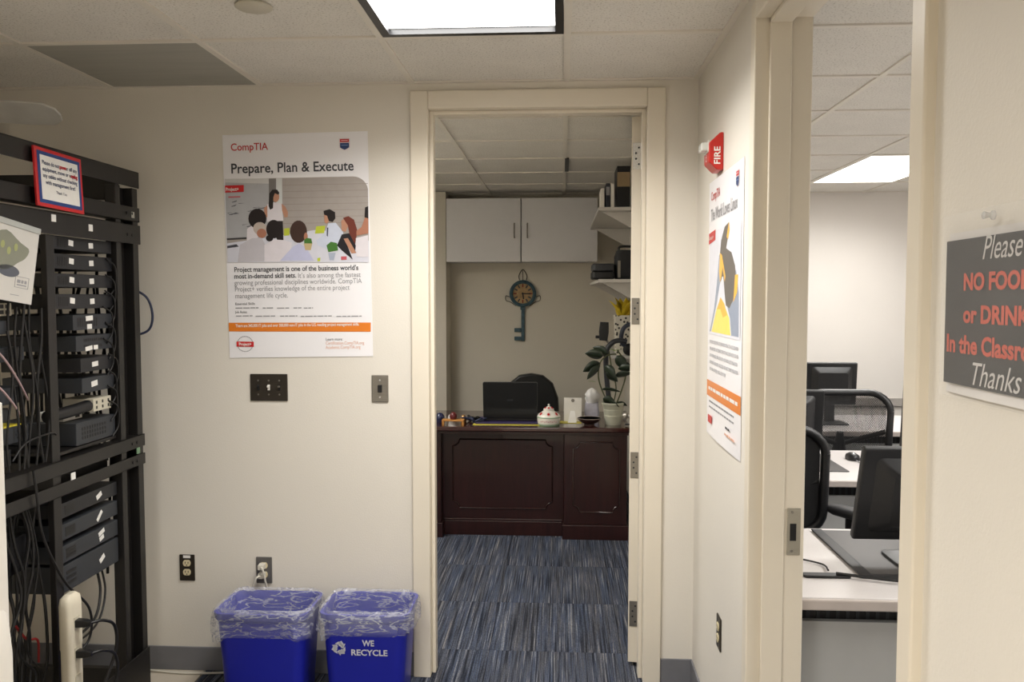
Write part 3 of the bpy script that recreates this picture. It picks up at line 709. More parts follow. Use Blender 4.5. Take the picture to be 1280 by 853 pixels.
for y, z in ((3.2, 1.965), (3.235, 1.965), (3.2, 1.88), (3.235, 1.88), (3.2, 1.052), (3.235, 1.052), (3.2, .977), (3.235, .977)):
    MB(off).cyl((XK, y, z), (XK + .003, y, z), .006, 10).build('bolt', BLK, rk)
for y, z, m in ((2.72, 1.90, LBL), (2.94, 1.885, LBL), (2.79, 1.012, LBL), (3.24, 1.96, CHROME), (3.24, 1.018, mat('green_tag', (110, 140, 110), .5))):
    MB(off).box(XK, XK + .003, y - .012, y + .012, z - .012, z + .012).build('tag_label', m, rk)
tag(MB().cyl((-1.665, 3.3, 1.32), (-1.665, 3.302, 1.32), .001).build('stud', CHROME, rk), 'tiny stud') if False else None

def device(name, label, y0, y1, z0, z1, m, depth=.34, xf=-1.725, labels=(), vents=None, cat='device', group=None, ears=True, tilt=0, cat_m=None):
    t = thing(name, label, cat, (xf, (y0 + y1) / 2, z0), group=group)
    hw = (y1 - y0) / 2; hz = z1 - z0
    MB().box(-depth, 0, -hw, hw, 0, hz).build('chassis', m, t, bevel=.002)
    for yy, zz, ww, hh, r in labels:
        o = MB().box(0, .0012, -ww / 2, ww / 2, -hh / 2, hh / 2).build('sticker', LBL, t); o.location = (.0004, yy, zz * hz); o.rotation_euler = (r, 0, 0)
    if vents:
        b = MB(); y_a, y_b, n, rows = vents
        for i in range(n):
            for j in range(rows):
                yy = y_a + (y_b - y_a) * i / max(1, n - 1); zz = hz * (.3 + .4 * j / max(1, rows - 1)) if rows > 1 else hz * .5
                b.box(0, .0008, yy - .0045, yy + .0045, zz - .0055, zz + .0055)
        b.build('vent_slots', BLKP, t)
    return t
word = ('topmost', 'second', 'third', 'fourth')
for i, (z0, z1, l1, l2) in enumerate(((1.80, 1.846, .09, -.02), (1.733, 1.785, .09, .0), (1.67, 1.717, .09, .0), (1.594, 1.646, .09, .0))):
    device('rack_switch', f'{word[i]} of the thin black rack units with two white stickers each', 2.74, 3.125, z0, z1, DEV, labels=((-.075, .55, .028, .02, -.1), (.05, .5, .028, .02, .05)),
           vents=(-.15, -.1, 6, 3), group='thin black units at the top of the rack')
device('router', 'charcoal router with two stickers below the four thin rack units', 2.86, 3.12, 1.517, 1.572, DEV2, .3, labels=((-.03, .75, .045, .018, .05), (-.03, .2, .03, .018, 0)), vents=(-.1, .02, 9, 3))
device('router', 'charcoal router with stickers along its lower edge', 2.875, 3.12, 1.44, 1.496, DEV2, .3, labels=((-.045, .15, .045, .016, .1), (.0, .18, .028, .016, 0)), vents=(-.07, .04, 9, 2))
device('router', 'charcoal router with one centred white sticker', 2.9, 3.12, 1.363, 1.414, DEV, .3, labels=((-.02, .5, .04, .018, .05),))
device('router', 'charcoal router with one sticker above the beige box', 2.905, 3.12, 1.287, 1.341, DEV2, .3, labels=((-.03, .55, .04, .02, .1),))
device('beige_device', 'small beige device box with three dark ports in the rack', 2.975, 3.095, 1.211, 1.259, BEI, .12, vents=(-.04, .04, 3, 2))
tag(MB().tube([(-1.755, 2.74, 1.225), (-1.75, 2.85, 1.228), (-1.745, 2.97, 1.235)], .021, 14, 5).build('cable_bundle', BLKP, smooth=50), 'thick black cable bundle left of the beige rack device', 'cable')
device('router', 'wide charcoal router under the small white converter box', 2.86, 3.12, 1.103, 1.184, DEV2, .3, vents=(-.09, .06, 10, 3))
t = thing('media_converter', 'small white converter box on top of the lowest upper router', 'converter', (-1.84, 2.95, 1.185))
MB().box(-.05, .05, -.06, .06, 0, .034).build('case', WHT, t, bevel=.003); MB().box(.05, .0515, .015, .04, .006, .026).build('port', BLKP, t)
tag(MB().box(-2.05, -1.725, 2.74, 3.125, 1.088, 1.1).build('rack_shelf', RACKB, bevel=.002), 'black shelf plate just above the double middle rails', 'shelf')
for i, (z0, z1, ll) in enumerate(((.868, .92, ((.06, .5, .036, .018, .4),)), (.79, .845, ((.06, .5, .045, .014, .75),)), (.71, .77, ((.07, .7, .04, .016, .3), (.07, .35, .03, .016, .3))), (.605, .70, ((.07, .5, .036, .018, .5),)))):
    device('rack_server', f'{("uppermost", "second", "third", "lowest and tallest")[i]} grey unit in the stack below the middle rails', 2.745, 3.12, z0, z1, DEV2 if i else DEV, .36, labels=ll, vents=(-.15, -.1, 7, 3), group='grey units below the middle rails')
# the next bay at the frame's left edge
LB = [('patch_panel', 'pale patch panel with dark ports under the hanging diagram', 2.545, 1.577, 1.617, BEI, 'panel'), ('rack_device', 'small grey unit below the pale patch panel', 2.53, 1.52, 1.562, DEV2, 'device'),
      ('rack_device', 'wide grey ribbed unit in the left rack bay', 2.60, 1.433, 1.477, DEV2, 'device'), ('rack_device', 'grey unit crossed by two pale cables', 2.59, 1.298, 1.351, DEV2, 'device'),
      ('rack_device', 'short dark unit above the yellow topped unit', 2.515, 1.246, 1.288, DEV, 'device'), ('rack_device', 'grey unit with yellow top and round vent', 2.61, 1.172, 1.225, DEV2, 'device'), ('rack_device', 'lowest small dark unit above the middle rails', 2.52, 1.104, 1.156, DEV, 'device')]
for nm, lb, ye, z0, z1, m, ct in LB:
    t = device(nm, lb, 2.15, ye, z0, z1, m, .2, cat=ct, xf=-1.735)
    hw = (ye - 2.15) / 2
    if ct == 'panel':
        for j in range(8):
            for k in range(2): MB().box(0, .0015, hw - .03 - j * .028, hw - .012 - j * .028, .006 + k * .018, .018 + k * .018).build('port', BLKP, t)
    if 'yellow' in lb: MB().box(-.19, -.004, -hw, hw - .03, z1 - z0, z1 - z0 + .004).build('yellow_cover', mat('yellow_label', (214, 196, 60), .5), t)
    if 'yellow' in lb:
        b = MB()
        for j in range(6): a = j * PI / 3; b.box(.0, .001, hw - .05 + .012 * math.cos(a) - .003, hw - .05 + .012 * math.cos(a) + .003, .026 + .012 * math.sin(a) - .003, .026 + .012 * math.sin(a) + .003)
        b.build('round_vent', BLKP, t)
    if 'ribbed' in lb:
        b = MB()
        for j in range(5): b.box(0, .001, -hw, hw - .02, .006 + j * .008, .009 + j * .008)
        b.build('ribs', DEV, t)
device('dark_gap_filler', 'flat black box added to darken the gap between the double middle rails', 2.745, 3.12, .97, 1.065, BLK, .4, xf=-1.76)  # added black box stands in for the darkness behind the rails
tag(MB().box(-2.1, -1.8, 2.45, 2.685, .72, .84).build('lower_left_device', DEV, bevel=.003), 'dark ribbed box in the lower left of the rack', 'device')
# red and blue framed notice on the rack
t = thing('rack_notice', 'red and blue bordered notice fixed to the rack top', 'sign')
t.matrix_world = wall_frame((-1.674, 2.60, 1.93), 'rack', math.radians(-1)) @ Matrix.Rotation(math.radians(-3), 4, 'X')
NW, NH = .262, .192
MB().box(0, NW, 0, NH, -.008, 0).build('backing', RED, t, bevel=.001)
MB().box(.012, NW - .012, .012, NH - .012, 0, .0006).build('blue_border', pm('royal', (36, 66, 128)), t)
MB().box(.026, NW - .026, .024, NH - .024, .0006, .0012).build('white_field', LBL, t)
NB = pm('noticeblue', (52, 62, 100))
for k, (s_, ft) in enumerate((('Please do not power off any', .195), ('equipment, move or unplug', .192), ('any cables without checking', .192), ('with management first!', .165))):
    text(t, s_, .019, NW / 2, .138 - k * .021, .002, NB, align='CENTER', bold=.0003, fit=ft)
text(t, 'Thank You', .014, NW / 2, .05, .002, NB, align='CENTER', fit=.06)
for s_, x, k in (('power', .128, 0), ('unplug', .19, 1)): text(t, s_, .019, x, .138 - k * .021, .0024, RED, bold=.0005, fit=.04)
# diagram sheet clipped to the rack
t = thing('diagram_sheet', 'white laminated diagram sheet hanging at the left edge of the rack', 'paper')
t.matrix_world = wall_frame((-1.672, 2.235, 1.65), 'rack', math.radians(-7)) @ Matrix.Rotation(math.radians(4), 4, 'X')
MB().box(0, .315, 0, .235, -.002, 0).build('sheet', mat('laminate', (205, 202, 196), .3, var=.03), t)
MB().box(-.01, .318, .225, .243, .0, .003).build('hanging_strip', mat('strip_grey', (178, 180, 176), .35), t, bevel=.001)
b = MB(); b.poly([(.16 + .11 * math.cos(a) * (1 + .12 * math.sin(3 * a)), .15 + .05 * math.sin(a) * (1 + .2 * math.cos(4 * a)), .0006) for a in [2 * PI * i / 28 for i in range(28)]])
b.k = 1; b.poly([(.19 + .05 * math.cos(a), .09 + .018 * math.sin(a), .0006) for a in [2 * PI * i / 20 for i in range(20)]])
b.k = 2
for i in range(4): b.poly([(.12 + i * .03 + .009 * math.cos(a), .15 + .015 * (i % 2) + .012 * math.sin(a), .0012) for a in [2 * PI * j / 10 for j in range(10)]])
b.build('plan_print', [pm('olive', (132, 134, 118)), pm('slate', (86, 90, 100)), pm('moss', (160, 164, 110))], t)
b = MB()
for x0, x1, y0, y1 in ((.225, .29, .045, .0465), (.225, .29, .0785, .08), (.225, .2265, .045, .08), (.2885, .29, .045, .08), (.235, .28, .052, .056), (.235, .25, .06, .07), (.255, .265, .06, .07), (.27, .28, .06, .07), (.21, .25, .02, .022)):
    b.box(x0, x1, y0, y1, .0, .0006)
b.build('legend_print', GREYT, t)

# cables
def cable(label, pts, r=.004, m=CBLE, group=None, name='cable'):
    o = MB().tube(pts, r, 7, 8).build(name, m, None, smooth=70); tag(o, label, 'cable', group); return o
cable('blue cable looping out from the rack side toward the wall', [(-1.74, 3.31, 1.67), (-1.69, 3.325, 1.63), (-1.672, 3.33, 1.56), (-1.69, 3.33, 1.50), (-1.745, 3.31, 1.475)], .005, mat('navy_cable', (30, 38, 66), .45))
cable('upper of two pale pink cables crossing the left rack bay', [(-1.72, 2.36, 1.52), (-1.71, 2.45, 1.46), (-1.715, 2.53, 1.38), (-1.74, 2.62, 1.30)], .0035, mat('pink_cable', (176, 150, 152), .5))
cable('lower of two pale pink cables crossing the left rack bay', [(-1.72, 2.36, 1.42), (-1.71, 2.44, 1.36), (-1.715, 2.51, 1.30), (-1.74, 2.58, 1.25)], .0035, MATS['pink_cable'])
cable('red cable hanging among the black ones low in the rack', [(-1.78, 2.58, .56), (-1.77, 2.62, .50), (-1.76, 2.66, .48), (-1.765, 2.67, .40)], .004, mat('red_cable', (150, 34, 34), .5))
cable('thin black cable drooping over the middle rail', [(-1.69, 2.46, 1.13), (-1.69, 2.53, 1.175), (-1.69, 2.66, 1.185), (-1.72, 2.74, 1.16)], .003)
cable('black cable hanging down in front of the middle rails', [(-1.69, 2.56, 1.08), (-1.688, 2.57, 1.0), (-1.69, 2.60, .85), (-1.695, 2.72, .66), (-1.69, 2.85, .52), (-1.7, 2.86, .40), (-1.72, 2.75, .36)], .0045)
cable('black cable looping below the lowest grey unit', [(-1.76, 3.02, .62), (-1.745, 3.02, .52), (-1.73, 2.95, .44), (-1.72, 2.8, .43), (-1.73, 2.74, .48), (-1.76, 2.75, .58)], .005)
cable('second black cable looping below the lowest grey unit', [(-1.78, 3.08, .62), (-1.76, 3.08, .50), (-1.745, 3.0, .41), (-1.735, 2.85, .40), (-1.75, 2.76, .46)], .004)
for k in range(30):
    r2 = random.Random(100 + k)
    y = 2.40 + .03 * (k % 10) + r2.uniform(-.006, .006); x = -1.75 - .045 * (k // 10); z1 = (.945, .95, .94)[k // 10]; z0 = r2.uniform(.08, .3); ph = r2.uniform(0, 6.28); n = 7
    pts = [(x + .012 * math.sin(ph + i), y + .016 * math.sin(ph + 1.3 * i) + .012 * i * (r2.random() - .5), z1 + (z0 - z1) * i / n) for i in range(n + 1)]
    cable('thin black cable in the tangle below the middle rails', pts, r2.uniform(.003, .0055), group='tangled black cables low in the rack')
for k in range(24):
    r2 = random.Random(300 + k)
    y = 2.50 + .026 * (k % 8) + r2.uniform(-.004, .004); z1 = r2.uniform(1.4, 1.78); x = (-1.722, -1.97, -2.01)[k // 8]; ph = r2.uniform(0, 6.28)
    pts = [(x + .006 * math.sin(ph + i), y + .012 * math.sin(ph + 1.2 * i), z1 + (1.085 - z1) * i / 5) for i in range(6)]
    cable('thin black cable in the tangle above the middle rails', pts, r2.uniform(.003, .005), group='tangled black cables high in the rack')
for k in range(16):
    r2 = random.Random(800 + k); y = 3.19 + .03 * (k % 2); x = -1.80 - .024 * k; ph = r2.uniform(0, 6.28); z1 = r2.uniform(1.55, 1.84); z0 = r2.uniform(.5, 1.1)
    cable('black cable hanging behind the units beside the far rack post', [(x + .02 * math.sin(ph + i), y + .01 * math.sin(ph + 1.5 * i), z1 + (z0 - z1) * i / 6) for i in range(7)], r2.uniform(.004, .008), group='black cables behind the rack units')
for k in range(10):
    r2 = random.Random(500 + k); y = r2.uniform(3.07, 3.12); z1 = 1.78 - k * .06
    cable('short black lead beside the far rack post', [(-1.722, y - .03, z1), (-1.71, y + .01, z1 - .03), (-1.715, y + .02, z1 - .10), (-1.722, y - .01, z1 - .14)], .0032, group='short leads by the far post')
# power strip
t = thing('power_strip', 'off white vertical power strip low on the rack with two black plugs', 'power strip', (-1.655, 2.68, 0))
IV = mat('ivory_plastic', (222, 214, 194), .45)
MB().loft([ring(.02, .04, .014, .1), ring(.02, .04, .014, .45), ring(.021, .042, .014, .455), ring(.021, .042, .014, .60), ring(.019, .038, .014, .625), ring(.010, .022, .009, .637)]).build('housing', IV, t, smooth=45)
MB().box(.018, .022, -.006, .02, .28, .32).build('switch', BLKP, t)
for z in (.535, .43, .335):
    MB().box(.0205, .0225, -.015, .015, z - .022, z + .022).build('socket', BEI, t)
for k, (z, lb) in enumerate(((.535, 'upper black plug and lead in the white power strip'), (.43, 'lower black plug and lead in the white power strip'))):
    q = thing('power_plug', lb, 'plug', (-1.632, 2.68, z))
    MB().loft([[(.0, a, b_) for a, b_ in rrect(.014, .013, .004)], [(.03, a, b_) for a, b_ in rrect(.013, .012, .004)], [(.05, a * .6, b_ * .6) for a, b_ in rrect(.013, .012, .004)]]).build('plug', BLKP, q, smooth=50)
    MB().tube([(.045, 0, 0), (.07, .04, -.005), (.075, .10, -.05), (.07, .11, -.14), (.05, .06, -.25), (.02, .05, -.34)], .0055, 8, 6).build('lead', BLKP, q, smooth=60)

# white cabinet edge at the left border
t = thing('white_appliance', 'white plastic appliance at the left edge of the hall', 'appliance', (-1.397, 1.45, 0))
MB().loft([ring(.26, .2, .03, 0), ring(.26, .2, .03, 1.42), ring(.25, .19, .03, 1.43)]).build('body', WHT, t, smooth=40)
MB().loft([ring(.262, .19, .03, .2), ring(.27, .19, .03, .25), ring(.272, .19, .03, .9), ring(.266, .19, .03, .97), ring(.26, .19, .03, 1.0)]).build('lower_cover', WHT, t, smooth=60)

# ceiling fan at the far left
t = thing('ceiling_fan', 'grey ceiling fan with one rounded blade showing above the rack', 'fan', (-2.40, 2.93, 2.325))
FG = mat('fan_grey', (206, 204, 199), .45)
MB().lathe([(.001, -.08), (.06, -.075), (.09, -.04), (.09, .02), (.04, .05), (.016, .06), (.016, .15), (.05, .17), (.05, .194), (.001, .1945)], n=28).build('motor_housing', STEEL, t, smooth=40)
for k in range(4):
    o = MB().loft([[(x, y, z) for x, y in [(.08, -.03), (.2, -.055), (.45, -.06), (.55, -.055), (.585, -.03), (.592, 0), (.585, .03), (.55, .055), (.45, .06), (.2, .055), (.08, .03)]] for z in (-.004, .004)]).build('blade', FG, t, bevel=.002)
    o.rotation_euler = (math.radians(-30), math.radians(3), PI / 2 * k + .05); o.rotation_mode = 'XYZ'
    MB().cyl((.13, 0, -.012), (.13, 0, .006), .006, 8).build('blade_screw', STEEL, o)
    MB().cyl((.53, .045, .0), (.53, .045, .008), .005, 8).build('blade_screw', STEEL, o)

# ------------------------------------------------------------------ office furniture
WOOD = mat('mahogany', (45, 17, 15), .34, var=.25, scale=6, stretch=(8, 8, .7), coat=.35)
WOODT = mat('mahogany_top', (56, 25, 22), .16, var=.25, scale=6, stretch=(.7, 9, 9), coat=.6)
dk = thing('executive_desk', 'dark mahogany double pedestal desk facing the office doorway', 'desk', (-.39, 5.95, 0))
do = (-.39, 5.95, 0)
def dp(name, *bx, m=WOOD, bv=.003, par=None):
    b = MB(do)
    for x in bx: b.box(*x)
    return b.build(name, m, par or dk, bevel=bv)
DT = .765
dp('desk_top', (-1.28, .462, 5.52, 6.32, DT - .032, DT), m=WOODT, bv=.008)
dp('top_moulding', (-1.265, .448, 5.545, 6.30, DT - .052, DT - .033))
ped = dp('right_pedestal', (.02, .44, 5.575, 6.27, .1, DT - .053)); dp('left_pedestal', (-1.24, -.814, 5.575, 6.27, .1, DT - .053))
mod = dp('modesty_panel', (-.813, .019, 5.65, 5.675, .1, DT - .053))
dp('plinth', (.008, .45, 5.56, 6.28, 0, .099)); dp('plinth', (-1.25, -.802, 5.56, 6.28, 0, .099)); dp('plinth', (-.801, .007, 5.635, 5.68, 0, .099))
dp('plinth_cap', (-.801, .007, 5.642, 5.66, .1, .112))
def moulding(x0, x1, z0, z1, y, par, c=.045):
    pts = []
    for (cx, cz, a0) in ((x1, z1, PI), (x1, z0, PI / 2), (x0, z0, 0), (x0, z1, -PI / 2)):
        seq = [(cx + c * math.cos(a0 + PI / 2 - PI / 2 * i / 5) , cz + c * math.sin(a0 + PI / 2 - PI / 2 * i / 5)) for i in range(6)]
        pts += seq
    # order corner arcs so that the loop bites inwards at the corners
    pts = []
    def arc(cx, cz, a, b_): return [(cx + c * math.cos(a + (b_ - a) * i / 6), cz + c * math.sin(a + (b_ - a) * i / 6)) for i in range(7)]
    pts += arc(x0, z0, PI / 2, 0) + arc(x1, z0, PI, PI / 2) + arc(x1, z1, 1.5 * PI, PI) + arc(x0, z1, 2 * PI, 1.5 * PI)
    p3 = [(x, y, z) for x, z in pts] + [(pts[0][0], y, pts[0][1])]
    MB(do).tube(p3, .006, 6).build('moulding', mat('mahogany_edge', (46, 20, 18), .25, coat=.4), dk, smooth=60)
moulding(-.74, -.06, .185, .66, 5.649, mod); moulding(.08, .39, .185, .66, 5.574, ped)

# laptop, seen from behind
LZ = DT + .012
tag(MB().box(-.60, -.05, 5.60, 5.95, DT, DT + .003).build('desk_pad', mat('yellow_pad', (196, 184, 66), .5), bevel=.001), 'thin yellow edged pad under the laptop', 'desk pad')
tag(MB().box(-.585, -.12, 5.63, 5.93, DT + .0035, DT + .0115).build('folder', mat('purple_folder', (52, 42, 82), .5), bevel=.002), 'dark purple folder between laptop and yellow pad', 'folder')
t = thing('laptop', 'black open laptop on the mahogany desk with its lid toward the doorway', 'laptop', (-.35, 5.72, LZ))
MB().box(-.187, .187, .0, .25, 0, .022).build('base', BLKP, t, bevel=.004)
lid = MB().loft([[(x, -.012, z + .14) for x, z in rrect(.187, .128, .012)], [(x, 0, z + .14) for x, z in rrect(.187, .128, .012)]]).build('lid', mat('laptop_lid', (19, 20, 21), .35, var=.08), t, bevel=.003); lid.rotation_euler = (.16, 0, 0); lid.location = (0, .0, .012)
MB().loft([[(x, -.0132, z + .14) for x, z in rrect(.02, .006, .005)], [(x, -.0118, z + .14) for x, z in rrect(.02, .006, .005)]]).build('emblem', DKG, lid)
# executive chair
t = thing('desk_chair', 'black rounded executive chair behind the laptop', 'chair', (-.25, 6.85, 0))
LEA = mat('black_leather', (18, 19, 19), .45, var=.15, bump=.2, bscale=90)
prof = [(x, z) for x, z in [(.2, .5), (.235, .62), (.225, .8), (.18, .92), (.1, .985), (0, 1.0), (-.1, .985), (-.18, .92), (-.225, .8), (-.235, .62), (-.2, .5)]]
MB().loft([[(x * .96, -.03, z) for x, z in prof], [(x, 0, z) for x, z in prof], [(x, .05, z) for x, z in prof], [(x * .92, .08, z) for x, z in prof]]).build('backrest', LEA, t, smooth=50, bevel=.012)
MB().loft([ring(.24, .24, .08, .42, cy=-.2), ring(.26, .26, .09, .46, cy=-.2), ring(.25, .25, .09, .51, cy=-.2)]).build('seat', LEA, t, smooth=50)
MB().cyl((0, -.18, .08), (0, -.18, .42), .03).build('gas_column', BLK, t, smooth=40)
for k in range(5):
    a = 2 * PI * k / 5; lg = MB().tube([(0, -.18, .1), (.15 * math.cos(a), -.18 + .15 * math.sin(a), .1), (.3 * math.cos(a), -.18 + .3 * math.sin(a), .075)], .02, 8).build('leg', BLKP, t, smooth=40)
    MB().ball((.3 * math.cos(a), -.18 + .3 * math.sin(a), .03), .03, .03, .03).build('caster', BLKP, lg, smooth=60)
for s in (-1, 1):
    MB().tube([(s * .26, -.02, .46), (s * .3, -.02, .6), (s * .3, -.1, .69), (s * .3, -.3, .69), (s * .3, -.34, .6), (s * .26, -.3, .46)], .018, 8, 5).build('armrest', BLKP, t, smooth=60)

# cookie jar
t = thing('cookie_jar', 'white ceramic lidded jar with red leaves and green band on the desk', 'jar', (-.085, 5.64, DT))
CW = mat('glazed_white', (226, 222, 212), .2); CG = mat('glazed_green', (150, 178, 150), .25); CR = mat('glazed_red', (190, 30, 40), .25)
MB().lathe([(.001, 0), (.07, 0), (.074, .006), (.074, .012)], n=32).build('foot_band', CG, t, smooth=40)
MB().lathe([(.074, .012), (.078, .03), (.078, .052)], n=32).build('body', CW, t, smooth=40)
MB().lathe([(.079, .052), (.081, .055), (.079, .06)], n=32).build('rim_band', CG, t, smooth=40)
ld = MB().lathe([(.079, .06), (.07, .075), (.045, .092), (.036, .098), (.036, .108), (.034, .112), (.02, .122), (.006, .128), (.006, .134), (.008, .138), (.001, .144)], n=32).build('lid', CW, t, smooth=40)
for k, a in enumerate((-PI / 2, -PI / 2 + .9, -PI / 2 - .9)):
    b = MB(); n = 16
    pts = [((.013 if i % 2 == 0 else .006) * math.cos(2 * PI * i / n + .2), (.015 if i % 2 == 0 else .007) * math.sin(2 * PI * i / n + .2), 0) for i in range(n)]
    o = b.prism(pts, (0, 0, .002)).build('leaf_motif', CR, ld); r = .066
    o.matrix_local = Matrix.Translation((r * math.cos(a), r * math.sin(a), .0805)) @ Matrix.Rotation(a + PI / 2, 4, 'Z') @ Matrix.Rotation(math.radians(52), 4, 'X')
    b = MB(); o = b.prism([(x * .7, y * .7, 0) for x, y, _ in pts], (0, 0, .002)).build('leaf_motif', CR, ld); r = .028
    o.matrix_local = Matrix.Translation((r * math.cos(a), r * math.sin(a), .118)) @ Matrix.Rotation(a + PI / 2, 4, 'Z') @ Matrix.Rotation(math.radians(40), 4, 'X')
b = MB()
for k in range(9):
    a = -PI / 2 + (k - 4) * .17; r = .0784
    b.box(r * math.cos(a) - .004, r * math.cos(a) + .004, r * math.sin(a) - .0008, r * math.sin(a) + .001, .026 + .003 * (k % 2), .034 + .003 * (k % 2))
b.build('painted_motif', mat('glazed_pink', (196, 150, 148), .3), t)
# tent frame (white easel)
t = thing('photo_easel', 'white tent shaped display stand on the desk behind the shallow bowl', 'display stand', (.08, 5.78, DT))
o = MB().box(-.062, .062, -.003, .003, 0, .165).build('back_panel', WHT, t, bevel=.002); o.rotation_euler = (-.12, 0, 0); o.location = (0, .02, 0)
o = MB().prism([(-.03, 0, 0), (.03, 0, 0), (.018, 0, .085), (-.012, 0, .085)], (0, .004, 0)).build('strut', LBL, t); o.rotation_euler = (-.35, 0, 0); o.location = (-.005, -.045, 0)
o = MB().cyl((0, -.002, .15), (0, .0, .15), .012, 12).build('hanging_ring', STEEL, t); o.location = (0, .0, 0)
MB().box(-.09, .06, -.07, .03, 0, .002).build('yellow_base', MATS['yellow_pad'], t)
# bowl
t = thing('shallow_bowl', 'shallow dark bowl with pale patterned rim on the desk', 'bowl', (.19, 5.665, DT))
MB().lathe([(.001, .0), (.035, 0), (.036, .008), (.06, .02), (.08, .04), (.083, .046)], n=32).build('outer_shell', mat('dark_bowl', (58, 38, 34), .35, var=.5, scale=60), t, smooth=50)
MB().lathe([(.083, .046), (.079, .047), (.055, .026), (.02, .014), (.001, .013)], n=32).build('inner_glaze', mat('pale_bowl', (206, 192, 176), .3, var=.2, scale=60), t, smooth=50)
# plant
t = thing('potted_plant', 'trailing broad leaved plant trained on a hoop in a pale ribbed pot', 'plant', (.352, 5.70, DT))
POT = mat('pale_pot', (176, 176, 158), .6, var=.12)
MB().lathe([(.001, 0), (.052, 0), (.056, .02), (.062, .06), (.06, .065), (.066, .1), (.064, .105), (.072, .135), (.075, .138), (.075, .15), (.068, .15), (.066, .13), (.001, .128)], n=28).build('pot', POT, t, smooth=30)
MB().lathe([(.064, .129), (.03, .138), (.001, .139)][::-1], n=20).build('soil', mat('soil', (52, 40, 32), .95, var=.3, scale=80), t)
STM = mat('vine_stem', (84, 88, 54), .6)
MB().tube([(-.02, 0, .13), (-.07, -.005, .22), (-.1, -.01, .32), (-.09, -.01, .42), (-.04, 0, .47), (.02, 0, .48)], .005, 7, 5).build('stem', STM, t, smooth=60)
MB().tube([(.02, 0, .13), (.06, 0, .24), (.085, 0, .34), (.07, 0, .44), (.03, 0, .5)], .005, 7, 5).build('stem', STM, t, smooth=60)
MB().tube([(.0, 0, .13), (.02, .0, .25), (-.01, .0, .38), (-.03, .0, .5)], .0045, 7, 5).build('stem', STM, t, smooth=60)
LEAFM = mat('leaf_green', (38, 50, 36), .35, var=.25, scale=30)
def leaf(x, y, z, ln, wd, rz, ry, rx=0, par=None, m=LEAFM, nm='leaf'):
    n = 9; L_ = []
    for i in range(n + 1):
        u = i / n; hw = wd / 2 * math.sin(PI * u ** .8) ** .8 if 0 < u < 1 else .0008
        L_.append([(u * ln, -hw, .12 * hw - .25 * ln * u * u), (u * ln, 0, -.25 * ln * u * u - .15 * hw), (u * ln, hw, .12 * hw - .25 * ln * u * u)])
    b = MB(); b.loft(L_, False, False, closed=False)
    o = b.build(nm, m, par, smooth=60, solid=.0012); o.matrix_local = Matrix.Translation((x, y, z)) @ Matrix.Rotation(rz, 4, 'Z') @ Matrix.Rotation(ry, 4, 'Y') @ Matrix.Rotation(rx, 4, 'X')
for a in ((-.09, -.02, .42, .13, .075, PI, .35, 1.1), (-.07, -.02, .47, .12, .08, PI - .3, -.2, 1.2), (-.09, -.03, .40, .13, .07, PI + .2, .6, 1.0), (-.04, -.02, .48, .11, .075, 2.6, -.5, 1.2),
          (-.06, -.03, .40, .11, .08, -.2, .7, -1.2), (-.05, -.03, .36, .1, .06, .2, .6, -1.1), (.02, -.03, .47, .11, .075, .3, .9, -1.2), (.03, -.03, .38, .13, .06, -.2, -.2, -1.0),
          (.01, -.03, .33, .12, .06, .1, -.35, -.9), (-.08, -.03, .24, .13, .05, -.1, -.1, -.6), (-.07, -.03, .18, .09, .07, .2, .3, -1.0), (.02, -.03, .15, .08, .05, .4, .1, -.6), (-.03, -.03, .16, .09, .05, -.5, .2, -.8), (.06, -.02, .42, .09, .05, .2, .5, -1.0)):
    leaf(*a, par=t)
for a in ((.0, -.02, .5, .05, .02, .3, -.4), (-.12, -.02, .29, .05, .02, PI, -.3), (.01, -.02, .5, .05, .018, 2.4, -.5)):
    leaf(*a, par=t, m=mat('young_leaf', (150, 168, 96), .4), nm='young_leaf')
# tissue pack
t = thing('tissue_pack', 'white crumpled tissue in a clear pack left of the plant pot', 'tissue', (.215, 5.9, DT))
MB().loft([ring(.05, .05, .02, 0), ring(.052, .052, .02, .06), ring(.045, .045, .02, .12)]).build('pack', mat('tissue_pack', (186, 184, 196), .35, var=.15, scale=30), t, smooth=50)
b = MB(); n = 18
b.loft([[(r * (1 + .35 * math.sin(5 * 2 * PI * i / n + k)) * math.cos(2 * PI * i / n), r * (1 + .3 * math.sin(3 * 2 * PI * i / n + k)) * math.sin(2 * PI * i / n), z) for i in range(n)] for k, (r, z) in enumerate(((.03, .118), (.042, .15), (.045, .18), (.025, .21), (.006, .225)))])
b.build('tissue', mat('tissue_white', (226, 224, 222), .8), t, smooth=60)
# gooseneck lamp
t = thing('gooseneck_lamp', 'black gooseneck clip lamp rising behind the plant', 'lamp', (.36, 5.93, DT))
MB().lathe([(.001, 0), (.05, 0), (.05, .01), (.02, .018), (.001, .02)], n=20).build('base', BLKP, t, smooth=40)
MB().tube([(0, 0, .015), (-.03, 0, .2), (-.045, 0, .38), (-.04, 0, .49), (0, 0, .545), (.05, .0, .56), (.10, 0, .55)], .018, 12, 6).build('gooseneck', mat('ribbed_black', (42, 44, 50), .4, var=.3, scale=60, stretch=(.2, .2, 4)), t, smooth=60)
MB().tube([(-.03, 0, .545), (-.06, 0, .58)], .008, 8).build('bracket', STEEL, t)
o = MB().loft([ring(.028, .02, .008, 0), ring(.034, .024, .008, .06), ring(.03, .022, .01, .13)]).build('head', BLKP, t, smooth=40); o.location = (-.065, 0, .56); o.rotation_euler = (0, .05, 0)
o = MB().box(-.055, -.01, -.012, .012, .0, .02).build('clip', BLKP, t, bevel=.003); o.location = (-.065, 0, .575)

